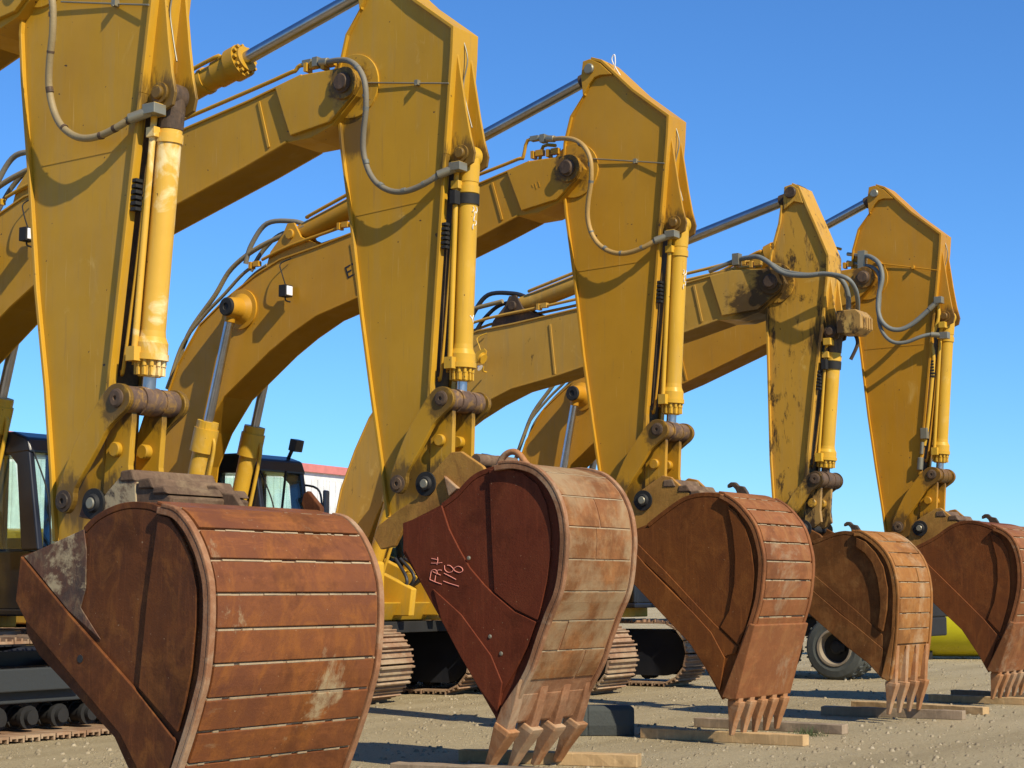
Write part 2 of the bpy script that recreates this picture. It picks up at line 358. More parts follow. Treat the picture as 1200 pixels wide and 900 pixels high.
# two survey points on every stick (near flange): lower end and upper corner of the front edge
ANCH = {1: ((122, 466), (160, 120)), 2: ((500, 468), (528, 33)), 3: ((753, 503), (780, 147)), 4: ((942, 560), (968, 299)), 5: ((1076, 555), (1099, 292))}
def cpx(p): return complex(*p)
L2, U2 = cpx(yz(*ANCH[2][0], XC[2]-.21)), cpx(yz(*ANCH[2][1], XC[2]-.21))
L3, U3 = cpx(yz(*ANCH[3][0], XC[3]-.21)), cpx(yz(*ANCH[3][1], XC[3]-.21))
def arm_frame(m):
    Lm, Um = cpx(yz(*ANCH[m][0], XC[m]-.21)), cpx(yz(*ANCH[m][1], XC[m]-.21))
    k = (Um-Lm)/(U2-L2)
    if m != 4: k /= abs(k)
    def T(p): q = Lm+k*(cpx(p)-L2); return (q.real, q.imag)
    return T
k32 = (U2-L2)/(U3-L3); k32 /= abs(k32)
def a3(x, y, off=-.21): q = L2+k32*(cpx(yz(x, y, XC[3]+off))-L3); return (q.real, q.imag)   # seen on machine 3, in machine 2's arm frame
def a2(x, y, off=-.21): return yz(x, y, XC[2]+off)

# arm outline in machine 2's frame
FRONT = [a3(691.7, 70), a3(703, 72.7), a3(740, 107), a2(528, 33), a2(527, 60), a2(519, 180), a2(508, 345), a2(500, 470)]
TIPV = [a2(500, 530), a2(511, 556), a2(514, 570), a2(508, 584), a2(494, 592), a2(470, 604)]
BACK = [a2(455, 606), a2(447, 540), a2(436, 462), a2(424, 370), a2(412, 260), a2(401, 174), a2(397, 128), a2(399, 78), a2(407, 41), a2(427, 0), a3(683, 110), a3(682, 84)]
PIVOT3 = yz(665, 197, XC[3]-.34)
PIVPX = {2: (402, 97), 3: (665, 197), 4: (903, 330), 5: (1012, 325)}
BROT = {1: 1.0, 2: 1.0, 3: 0.0, 4: 4.6, 5: -3.0}; BSC = {1: 1.045, 2: 1.045, 3: 1, 4: 1.05, 5: 1}
PIV = {m: yz(*PIVPX[m], XC[m]-.34) for m in PIVPX}; PIV[1] = (PIV[2][0]-0.02, PIV[2][1]+0.03)
def boom_frame(m):
    a = R(BROT[m]); k = complex(math.cos(a), math.sin(a))*BSC[m]; P = cpx(PIV[m]); P3 = cpx(PIVOT3)
    def T(p): q = P+k*(cpx(p)-P3); return (q.real, q.imag)
    return T
def b3(x, y, off=-.29): return yz(x, y, XC[3]+off)
BT = [b3(678, 189), b3(670, 183), b3(660, 182), b3(620, 188), b3(595, 199), b3(565, 212), b3(411, 272), b3(370, 288), b3(327, 303), b3(300, 320), b3(263, 350), b3(233, 380), b3(207, 427), b3(192, 470), b3(178, 520)]
BB = [b3(683, 197), b3(677, 209), b3(653, 237), b3(630, 249), b3(607, 253), b3(562, 277), b3(420, 348), b3(370, 370), b3(340, 391), b3(315, 412), b3(290, 437), b3(262, 465), b3(238, 505), b3(222, 545)]
foot = (17.55, 1.95)
SLEW = {1: (18.2, 0), 2: (17.15, 90), 3: (18.25, 0), 4: (18.55, 8), 5: (16.95, 3)}
CABY = {1: 16.4, 2: 16.35, 3: 16.4, 4: 15.75, 5: 15.2}

def track(root, m, side):
    Yc, ph = SLEW[m]; X0 = XC[m]; a = R(ph)
    ca, sa = math.cos(a), math.sin(a)
    def xf(p):
        q = Vector(p); return Vector((X0+q.x*ca-q.y*sa, Yc+q.x*sa+q.y*ca, q.z))
    cx = side*1.40; hw = 0.48; r = 0.49; hl = 1.95; zc = 0.57
    # belt path
    path = []; per = 2*2*hl+2*math.pi*r; n = 50
    for i in range(n):
        d = per*i/n
        if d < 2*hl: y, z, t_ = -hl+d, zc-r, 0.0
        elif d < 2*hl+math.pi*r: q = (d-2*hl)/r; y, z, t_ = hl+r*math.sin(q), zc-r*math.cos(q), q
        elif d < 4*hl+math.pi*r: y, z, t_ = hl-(d-2*hl-math.pi*r), zc+r, math.pi
        else: q = (d-4*hl-math.pi*r)/r; y, z, t_ = -hl-r*math.sin(q), zc+r*math.cos(q), math.pi+q
        path.append((y, z, t_))
    g = MB(); pitch = per/n
    for (y, z, t_) in path:
        T = Vector((0, math.cos(t_), math.sin(t_))); O = Vector((0, math.sin(t_), -math.cos(t_))); P = Vector((cx, y, z))
        jit = random.uniform(-.008, .008)
        def bar(o0, o1, t0, t1, x0, x1):
            vs = [P+Vector((x_+jit, 0, 0))+O*o_+T*tt for x_ in (x0, x1) for o_ in (o0, o1) for tt in (t0, t1)]
            g.add(vs, [(0, 1, 3, 2), (4, 6, 7, 5), (0, 4, 5, 1), (2, 3, 7, 6), (0, 2, 6, 4), (1, 5, 7, 3)])
        h = pitch/2
        bar(0, .028, -h*0.93, h*0.93, -hw, hw)
        bar(.028, .072, -h*0.93, -h*0.70, -hw, hw); bar(.028, .058, -h*0.10, h*0.12, -hw, hw); bar(.028, .050, h*0.68, h*0.9, -hw, hw)
    g.build('track_belt', 'track_rust', root, xf=xf)
    g = MB()
    for (y, z, t_) in path:
        T = Vector((0, math.cos(t_), math.sin(t_))); O = Vector((0, math.sin(t_), -math.cos(t_))); P = Vector((cx, y, z))
        for xo in (-.11, .07):
            vs = [P+Vector((x_, 0, 0))+O*o_+T*tt for x_ in (xo, xo+.04) for o_ in (-.10, -.004) for tt in (-.085, .085)]
            g.add(vs, [(0, 1, 3, 2), (4, 6, 7, 5), (0, 4, 5, 1), (2, 3, 7, 6), (0, 2, 6, 4), (1, 5, 7, 3)])
    for i in range(8):
        y = -1.55+i*0.44; g.lathe((cx-.2, y, .24), (cx+.2, y, .24), [(0, .08), (.06, .08), (.06, .13), (.12, .13), (.12, .105), (.28, .105), (.28, .13), (.34, .13), (.34, .08), (.4, .08)], 14)
    each(g, 'roller', 'black_dull', root, xf=xf)
    g = MB(); g.lathe((cx-.09, -hl, zc), (cx+.09, -hl, zc), [(0, .12), (0, .37), (.04, .37), (.04, .3), (.14, .3), (.14, .37), (.18, .37), (.18, .12)], 32); g.build('idler_wheel', 'black_dull', root, xf=xf)
    g = MB()
    for xo in (-.27, .25): g.prism([(-hl+.39*math.cos(q), zc+.39*math.sin(q)) for q in [R(90+10*k) for k in range(19)]]+[(hl+.37*math.cos(q), zc+.37*math.sin(q)) for q in [R(-90+10*k) for k in range(19)]], cx+xo, cx+xo+.02)
    if m != 2: each(g, 'shade_infill', 'black_paint', root, 0, xf)  # added black plates fill the track hollow, standing in for its shade
    g = MB(); g.lathe((cx-.1, hl, zc), (cx+.1, hl, zc), [(0, .3), (.06, .36), (.14, .36), (.2, .3)], 20); g.build('sprocket', 'black_dull', root, xf=xf)
    g = MB(); g.prism([(-1.75, .40), (1.8, .40), (1.85, .78), (-1.5, .80), (-1.75, .66)], cx-.17, cx+.17)
    g.box((cx-side*-.24, .35, .66), (.10, 1.5, .25)); g.build('track_frame', 'undercarriage_grey', root, .015, xf)

def body(root, m):
    X0 = XC[m]; Yc, ph = SLEW[m]; a = R(ph); ca, sa = math.cos(a), math.sin(a)
    def xf(p):
        q = Vector(p); return Vector((X0+q.x*ca-q.y*sa, Yc+q.x*sa+q.y*ca, q.z))
    for s in (-1, 1): track(root, m, s)
    g = MB(); g.box((0, 0, .78), (1.5, 1.7, .42)); g.box((0, -.9, .66), (2.5, .42, .36)); g.box((0, .9, .66), (2.5, .42, .36))
    cb = g.build('car_body', 'black_paint', root, .06, xf)
    g = MB(); g.lathe((0, 0, .99), (0, 0, 1.16), [(0, .80), (.05, .80), (.05, .74), (.17, .74)], 40)
    for i in range(36):
        q = i*math.pi/18; g.cyl((.77*math.cos(q), .77*math.sin(q), 1.035), (.77*math.cos(q), .77*math.sin(q), 1.075), .022, 8)
    g.build('slew_ring', 'black_paint', root, 0, xf)
    yf = CABY[m]+(0.55 if m != 2 else 1.15)
    # revolving frame and house
    g = MB(); g.prism([(yf+.2, 1.18), (yf+4.6, 1.18), (yf+4.75, 1.45), (yf, 1.45)], X0-1.45, X0+.45); yq = yf-.2 if m == 5 else yf+.4; g.prism([(yq, 1.17), (yf+4.0, 1.17), (yf+4.0, 1.34), (yq, 1.34)], X0+.46, X0+1.55)
    each(g, 'revolving_frame', 'yellow_bright', root, .02)
    g = MB(); g.prism([(yf+1.3, 1.455), (yf+4.5, 1.455), (yf+4.5, 2.35), (yf+3.0, 2.48), (yf+1.5, 2.45), (yf+1.3, 2.3)], X0-1.45, X0-.32)
    g.prism([(yf+2.2, 1.455), (yf+4.5, 1.455), (yf+4.5, 2.35), (yf+2.4, 2.45)], X0-.3, X0+1.5); each(g, 'engine_house', 'yellow_bright', root, .05)
    g = MB(); g.prism([(yf+.15, 1.455), (yf+1.25, 1.455), (yf+1.25, 2.15), (yf+.15, 2.05)], X0-1.42, X0-.62); g.build('tool_box', 'yellow_bright', root, .04)
    g = MB(); cy = [(yf+4.52, 1.05), (yf+5.0, 1.05), (yf+5.2, 1.3), (yf+5.2, 2.2), (yf+4.9, 2.42), (yf+4.52, 2.42)]; g.prism(cy, X0-1.45, X0+1.5); g.build('counterweight', 'black_dull', root, .08)
    g = MB(); g.prism([(yf+.1, 1.0), (yf+3.9, 1.0), (yf+3.9, 1.165), (yf+.1, 1.165)], X0-.88, X0+.88); g.build('belly_plate', 'black_dull', root, .01)
    g = MB()
    for s in (-.43, .30): g.prism([(yf-.15, 1.25), (yf+1.0, 1.25), (yf+1.2, 1.5), (foot[0]+.25, 2.15), (foot[0]-.1, 2.2), (yf-.2, 1.65)], X0+s, X0+s+.13)
    each(g, 'boom_bracket', 'yellow_bright', root, .015)
    g = MB()
    for k in range(5):
        q = -0.5+k*.25; g.tube([(X0+q*.6-.05, yf+.9, 1.6+.02*k), (X0+q*.6, yf+.3, 1.52+.05*k), (X0+q*.7, yf-.05, 1.75+.06*k), (X0+q*.5, yf+.25, 2.1)], .026, 8)
    each(g, 'hydraulic_hose', 'hose_black', root)
    # cab
    y0 = CABY[m]; x0, x1 = X0+.50, X0+1.50; z0, z1 = 1.40, 3.42; y1 = y0+1.85
    g = MB()
    def post(xa, ya, za, xb, yb, zb, r): g.tube([(xa, ya, za), (xb, yb, zb)], r, 8, 1)
    for x_ in (x0+.04, x1-.04):
        g.prism([(y0, z0+.7), (y0+.30, z0+.7), (y0+.42, z1-.3), (y0+.62, z1-.12), (y0+.4, z1), (y0+.22, z1-.1)], x_-.045, x_+.045)
        g.prism([(y1-.14, z0), (y1, z0), (y1, z1), (y1-.14, z1)], x_-.04, x_+.04)
        g.prism([(y0+.9, z0), (y0+.98, z0), (y0+.98, z1-.1), (y0+.9, z1-.1)], x_-.035, x_+.035)
    g.prism([(y0, z0), (y1, z0), (y1, z0+.70), (y0, z0+.70)], x0+.085, x0+.135)
    g.prism([(y0, z0), (y1, z0), (y1, z0+.70), (y0, z0+.70)], x1-.06, x1)
    g.box(((x0+x1)/2, y0+.04, z0+.36), (x1-x0-.02, .06, .70)); g.box(((x0+x1)/2, y1-.03, z0+.45), (x1-x0-.18, .05, .9))
    g.box(((x0+x1)/2, (y0+y1)/2, z0-.03), (x1-x0, y1-y0, .08))
    cabf = g.build('cab', 'black_paint', root, .02)
    g = MB(); g.prism([(y0+.18, z1-.16), (y0+.5, z1-.18), (y1, z1-.12), (y1+.02, z1+.02), (y1-.3, z1+.11), (y0+.5, z1+.10), (y0+.25, z1+.02)], x0-.01, x1+.01); g.build('cab_roof', 'black_paint', cabf, .03)
    g = MB(); g.prism([(y0+.30, z0+.72), (y0+.88, z0+.72), (y0+.88, z1-.17), (y0+.50, z1-.20)], x0+.03, x0+.036); g.prism([(y0+1.0, z0+.72), (y1-.16, z0+.72), (y1-.16, z1-.16), (y0+1.0, z1-.16)], x0+.03, x0+.036); each(g, 'side_window', 'tinted_glass', cabf)
    g = MB(); g.prism([(y0+.30, z0+.72), (y0+.88, z0+.72), (y0+.88, z1-.17), (y0+.50, z1-.20)], x1-.036, x1-.03); g.prism([(y0+1.0, z0+.72), (y1-.16, z0+.72), (y1-.16, z1-.16), (y0+1.0, z1-.16)], x1-.036, x1-.03); each(g, 'door_window', 'tinted_glass', cabf)
    g = MB(); g.prism([(y0+.012, z0+.72), (y0+.03, z0+.72), (y0+.26, z1-.18), (y0+.24, z1-.16)], x0+.09, x1-.09); g.build('windscreen', 'tinted_glass', cabf)
    g = MB(); g.box((x0+.5, y0+1.25, z0+.45), (.5, .5, .16)); g.box((x0+.5, y0+1.52, z0+.85), (.48, .12, .75), 0, -.15); g.box((x0+.5, y0+1.6, z0+1.32), (.26, .08, .2)); g.build('seat', 'interior', cabf, .03)
    g = MB(); g.tube([(x0+.25, y0+.35, z0+.1), (x0+.25, y0+.4, z0+.9)], .02, 8, 1); g.tube([(x1-.3, y0+.35, z0+.1), (x1-.3, y0+.4, z0+.9)], .02, 8, 1); g.box((x0+.2, y0+.5, z0+.6), (.2, .35, .5)); each(g, 'control_lever', 'interior', cabf)
    g = MB(); g.tube([(x1+.02, y0+.3, z1-.3), (x1+.10, y0+.05, z1-.36), (x1+.12, y0-.02, z1-.6), (x1+.10, y0-.02, z0+.9), (x1+.02, y0+.05, z0+.75)], .016, 8, 4); g.tube([(x1-.02, y0+.2, z1-.9), (x1+.2, y0-.02, z1-.88)], .014, 6, 1); hr = each(g, 'hand_rail', 'black_paint', cabf)
    g = MB(); g.box((x1+.20, y0-.03, z1-.55), (.17, .05, .34), .3); g.build('mirror', 'mirror_grey', cabf, .03)
    # roof lamp
    g = MB(); g.tube([(x1-.1, y0+.45, z1+.03), (x1-.1, y0+.35, z1+.2)], .03, 8, 1); g.box((x1-.1, y0+.28, z1+.25), (.17, .13, .17), 0, .25); g.build('roof_lamp', 'black_paint', cabf, .02)
    g = MB(); g.tube([(x0+.06, y0+.2, z1-.15), (x0+.1, y0+.0, z1-.6), (x0+.15, y0-.02, z1-1.0), (x0+.2, y0+.02, z0+.75)], .011, 6, 5); g.box((x0+.3, y0-.01, z1-.55), (.02, .03, .8), 0, .12); g.build('wiper', 'black_dull', cabf)

def work_lamp(root, m, T, lens=True):
    c = T(b3(336, 341, -.40)); X = XC[m]-.40
    g = MB(); g.tube([(X+.09, c[0]+.02, c[1]-.13), (X, c[0]+.02, c[1]-.12), (X-.02, c[0], c[1]-.06)], .012, 6, 3)
    g.tube([(X+.03, c[0]+.05, c[1]+.09), (X+.0, c[0]+.09, c[1]+.25), (X+.05, c[0]+.16, c[1]+.38), (X+.1, c[0]+.02, c[1]+.45)], .009, 6, 5)
    if lens:
        g.box((X, c[0]+.02, c[1]), (.14, .12, .155)); lm = g.build('work_lamp', 'black_dull', root, .03)
        g = MB(); g.box((X, c[0]-.047, c[1]), (.112, .02, .125)); g.build('lens', 'lamp_lens', lm, .012)
    else:
        g.prism([(c[0]+.09, c[1]+.16), (c[0]-.04, c[1]+.20), (c[0]-.08, c[1]+.16), (c[0]-.07, c[1]+.10), (c[0]+.20, c[1]-.08), (c[0]+.24, c[1]+.0)], X-.06, X-.045)
        g.lathe((X-.1, c[0]-.02, c[1]+.06), (X-.1, c[0]-.10, c[1]+.02), [(0, .05), (0, .085), (.012, .085), (.012, .07), (.05, .075)], 18)
        lm = g.build('work_lamp', 'yellow_bright', root)
        g = MB(); g.lathe((X-.09, c[0]+.04, c[1]-.06), (X-.09, c[0]-.05, c[1]-.13), [(0, .02), (.03, .035), (.04, .05)], 14); g.build('lens', 'lamp_lens', lm)

def boom(root, m):
    T = boom_frame(m); X = XC[m]; Y = 'yellow_paint_%d' % m if m != 4 else 'yellow_boom_4'
    bt = [T(p) for p in BT]; bb = [T(p) for p in BB]
    top_, bot_ = bt+[(foot[0]+.35, foot[1]+.05)], bb+[(foot[0]-.25, foot[1]-.05)]
    outline = top_+[(foot[0]+.3, foot[1]-.2), (foot[0]-.05, foot[1]-.28)]+bot_[::-1]
    g = MB(); g.prism(outline, X-.27, X+.27)
    b = g.build('boom', Y, root, .006)
    # flanges: top and bottom plates stand a little proud of the side plates
    g = MB(); g.prism(strip(top_[3:], -.022)[::1], X-.29, X+.29); g.prism(strip(bot_[4:], .022), X-.29, X+.29); each(g, 'flange', Y, b, .004)
    # fork cheeks with boss
    g = MB()
    for s in (-1, 1):
        xa, xb = sorted((X+s*.272, X+s*.315))
        c = PIV[m]; fork = [T(b3(595, 201)), T(b3(620, 190)), T(b3(660, 184))]+[(c[0]+.17*math.cos(q), c[1]+.17*math.sin(q)) for q in [R(x_) for x_ in (80, 110, 140, 170, 200, 230)]]+[T(b3(653, 234)), T(b3(612, 247))]
        g.prism(fork, xa, xb); g.prism(circ(c, .165, 32), X+s*.3165 if s > 0 else X-.345, X+.345 if s > 0 else X-.3165)
    each(g, 'boom_fork', Y, b, .006)
    g = MB()
    for s in (-1, 1):
        for (p, q) in (((577, 213), (589, 257)), ((346+66, 284), (421, 345))):
            a_, c_ = T(b3(*p)), T(b3(*q)); xa, xb = sorted((X+s*.271, X+s*.283)); g.prism(strip([a_, c_], .035), xa, xb)
    each(g, 'weld_rib', Y, b, .004)
    g = MB()
    for s in (-1, 1): g.lathe((X+s*.34, *PIV[m]), (X+s*.40, *PIV[m]), [(0, .105), (.025, .105), (.03, .09), (.06, .075)], 24)
    each(g, 'boom_pin', 'grease_metal', b)
    # cast cap of the boom cylinder pin, cylinders
    cp = T(yz(270, 360, XC[3]-.50)); fo = (16.95, 1.50) if m != 4 else (16.9, 1.45)
    if m == 5: fo = (16.2, 1.5)
    if m in (1, 2, 3): fo = (17.25, 1.55)
    g = MB()
    for s in (-1, 1): g.lathe((X+s*.27, *cp), (X+s*.56, *cp), [(0, .27), (.03, .27), (.035, .21), (.10, .15), (.24, .135), (.29, .125)], 28)
    each(g, 'cylinder_boss', Y, b)
    g = MB()
    for s in (-1, 1): g.lathe((X+s*.561, *cp), (X+s*.595, *cp), [(0, .125), (.02, .125), (.034, .11), (.034, .05), (.02, .045)], 24)
    each(g, 'pin_cap', 'black_dull', b)
    for s in (-1, 1):
        xs = X+s*.46; e1 = T(yz(230, 560, XC[3]-.46)); k_ = (e1[1]-1.55)/(cp[1]-e1[1]); fo = (e1[0]+(e1[0]-cp[0])*k_, 1.55); a_ = Vector((xs, *fo)); c_ = Vector((xs, *cp)); d_ = (c_-a_); L = d_.length; d_.normalize(); e2 = T(yz(245, 494, XC[3]-.46)); bl_ = (Vector((xs, *e2))-a_).length
        g = MB(); g.lathe(a_, c_, [(0, .10), (.1, .125), (bl_-.42, .125), (bl_-.42, .165), (bl_-.1, .165), (bl_-.1, .145), (bl_, .145), (bl_, .08)], 28)
        for k in range(10):
            q = k*math.pi/5; uu = d_.cross(Vector((1, 0, 0))).normalized(); o_ = Vector((1, 0, 0))*math.cos(q)*.125+uu*math.sin(q)*.125
            g.cyl(a_+d_*(bl_-.1)+o_, a_+d_*(bl_-.02)+o_, .024, 8)
        g.cyl((xs-.09, *fo), (xs+.09, *fo), .15, 24, .01)
        g.tube([a_+d_*.35+Vector((0, -.20, 0)), a_+d_*.9+Vector((0, -.22, 0)), a_+d_*(bl_-.5)+Vector((0, -.22, .02)), a_+d_*(bl_-.25)+Vector((0, -.16, 0))], .026, 8)
        cy_ = g.build('boom_cylinder', 'yellow_bright', root)
        g = MB(); g.cyl(a_+d_*(bl_-.02), c_-d_*.06, .062, 24); g.build('rod', 'chrome', cy_)
        g = MB(); g.cyl(c_-d_*.2, c_-d_*.05, .072, 20, .01); g.cyl((xs-.07, *cp), (xs+.07, *cp), .125, 24, .01); g.build('rod_eye', Y, cy_)
    # pipes and hoses along the boom top
    g = MB()
    pts = [T(b3(352, 264, -.2)), T(b3(300, 287, -.2)), T(b3(266, 313, -.2)), T(b3(246, 345, -.2)), T(b3(218, 385, -.2)), T(b3(203, 420, -.2)), T(b3(190, 455, -.2))]
    if m == 4: pts = pts[:-3]
    g.tube([(X-.10, *p) for p in pts], .034, 10)
    pts = [T(b3(300, 309, -.2)), T(b3(283, 322, -.2)), T(b3(262, 345, -.2)), T(b3(240, 368, -.2)), T(b3(214, 402, -.2)), T(b3(200, 440, -.2))]
    if m == 4: pts = pts[:-2]
    g.tube([(X-.19, *p) for p in pts], .024, 8); g.tube([(X+.08, p[0]+.05, p[1]+.03) for p in pts], .026, 8)
    each(g, 'boom_hose', 'hose_tan', b)
    g = MB()
    A_ = arm_frame(m)
    p1 = ([A_(a2(366, 75.5, -.22)), A_(a2(350, 77.5, -.22))] if m != 4 else [T(b3(640, 178, -.22))])+[T(b3(612, 185, -.22)), T(b3(606, 187, -.22)), T(b3(566, 209-6, -.22)), T(b3(412, 262, -.22)), T(b3(340, 288, -.22)), T(b3(306, 305, -.22))]
    g.tube([(X-.20, p[0], p[1]+.01) for p in p1], .022, 10, 3); g.tube([(X+.15, p[0], p[1]+.01) for p in p1], .022, 8, 3)
    for px in ((650, 177), (632, 179), (404, 263), (300, 309)):
        q = T(b3(px[0], px[1], -.22)); g.box((X-.2, q[0], q[1]), (.07, .10, .07)); g.box((X-.2, q[0]+.09, q[1]-.015), (.10, .04, .09))
    each(g, 'boom_pipe', Y, b)
    # stick cylinder on top of the boom
    A = arm_frame(m); tp = A(a3(691, 81)); bp = T(yz(350, 277, XC[3])) if m != 4 else yz(608, 360, XC[4])
    if m == 4: tp = yz(926.7, 225.6, XC[4]-.21)
    a_ = Vector((X, *bp)); c_ = Vector((X, *tp)); d_ = (c_-a_); L = d_.length; d_.normalize(); bl_ = L-1.85
    g = MB(); g.lathe(a_, c_, [(0, .09), (.1, .135), (bl_-.42, .135), (bl_-.42, .155), (bl_-.2, .155), (bl_-.2, .185), (bl_-.06, .185), (bl_-.06, .14), (bl_, .14), (bl_, .09)], 30)
    uu = d_.cross(Vector((1, 0, 0))).normalized()
    for k in range(12):
        q = k*math.pi/6; o_ = Vector((1, 0, 0))*math.cos(q)*.16+uu*math.sin(q)*.16; g.cyl(a_+d_*(bl_-.22), a_+d_*(bl_-.22)+o_*0+d_*.001, .001, 4) if False else g.cyl(a_+d_*(bl_-.06)+o_, a_+d_*(bl_-.02)+o_, .02, 8)
    g.cyl((X-.11, *bp), (X+.11, *bp), .13, 20, .01)
    g.tube([a_+d_*.25+Vector((-.1, 0, .14)), a_+d_*.5+Vector((-.14, 0, .13)), a_+d_*(bl_-.5)+Vector((-.15, 0, .12)), a_+d_*(bl_-.3)+Vector((-.13, 0, .08))], .024, 8)
    for f_ in (.55, .8): g.lathe(a_+d_*bl_*f_, c_, [(0, .15), (.05, .15)], 24)
    cy_ = g.build('stick_cylinder', Y if m != 1 else 'yellow_faded', root)
    g = MB(); g.cyl(a_+d_*(bl_-.02), c_-d_*.15, .074, 28); g.build('rod', 'chrome', cy_)
    g = MB(); g.cyl(c_-d_*.26, c_-d_*.1, .09, 20, .01); g.cyl((X-.09, *tp), (X+.09, *tp), .135, 24, .01); g.build('rod_eye', 'grease_metal', cy_)
    g = MB()
    for s in (-.17, .13): g.prism([(bp[0]+.13, bp[1]+.02), (bp[0]+.06, bp[1]+.15), (bp[0]-.06, bp[1]+.15), (bp[0]-.18, bp[1]-.05), (bp[0]-.55, bp[1]-.22), (bp[0]-.5, bp[1]-.34), (bp[0]+.45, bp[1]-.5), (bp[0]+.35, bp[1]-.2)], X+s, X+s+.04)
    g.cyl((X-.20, *bp), (X+.20, *bp), .07, 16, .01); each(g, 'cylinder_bracket', 'grease_metal' if m == 4 else Y, b, .006)
    g = MB(); q = Vector((X, *bp))
    g.tube([q+Vector((-.05, -.22, .10)), q+Vector((-.05, .05, .20)), q+Vector((-.07, .5, .22)), q+Vector((-.1, .75, -.05)), q+Vector((-.1, .85, -.3))], .034, 10)
    g.tube([q+Vector((.05, -.2, .05)), q+Vector((.03, .3, .08)), q+Vector((.0, .62, -.12)), q+Vector((-.05, .8, -.4))], .03, 10)
    each(g, 'cylinder_hose', 'hose_black' if m == 4 else 'hose_rubber', b)
    work_lamp(b, m, T, m != 4)
    if m == 3:
        cu = bpy.data.curves.new('lettering', 'FONT'); cu.body = 'EX'; cu.size = .235; cu.extrude = .0015
        lo = bpy.data.objects.new('lettering', cu); COL.objects.link(lo); lo.parent = b
        q = b3(405.5, 327); ang = math.atan2(b3(405, 327)[1]-b3(425, 318)[1], b3(405, 327)[0]-b3(425, 318)[0])
        lo.matrix_local = Matrix.Translation(Vector((X-.2735, q[0], q[1]))-Vector(root.location)) @ Matrix(((0, 0, -1, 0), (-1, 0, 0, 0), (0, 1, 0, 0), (0, 0, 0, 1))) @ Matrix.Rotation(R(20), 4, 'Z')
        bpy.context.view_layer.update(); me = bpy.data.meshes.new_from_object(lo); mw = lo.matrix_local.copy(); bpy.data.objects.remove(lo); bpy.data.curves.remove(cu)
        me.materials.clear(); me.materials.append(MATS['decal_black']); lo = bpy.data.objects.new('lettering', me); COL.objects.link(lo); lo.parent = b; lo.matrix_local = mw
    if m == 3:   # small cast numerals on the fork cheek
        g = MB()
        for px in ((627, 214, 629, 221), (631, 212, 633, 219), (624, 216, 625, 219)):
            a_, c_ = b3(px[0], px[1], -.318), b3(px[2], px[3], -.318); g.prism(strip([a_, c_], .012), X-.319, X-.3155)
        g.build('cast_mark', Y, b)
    return b

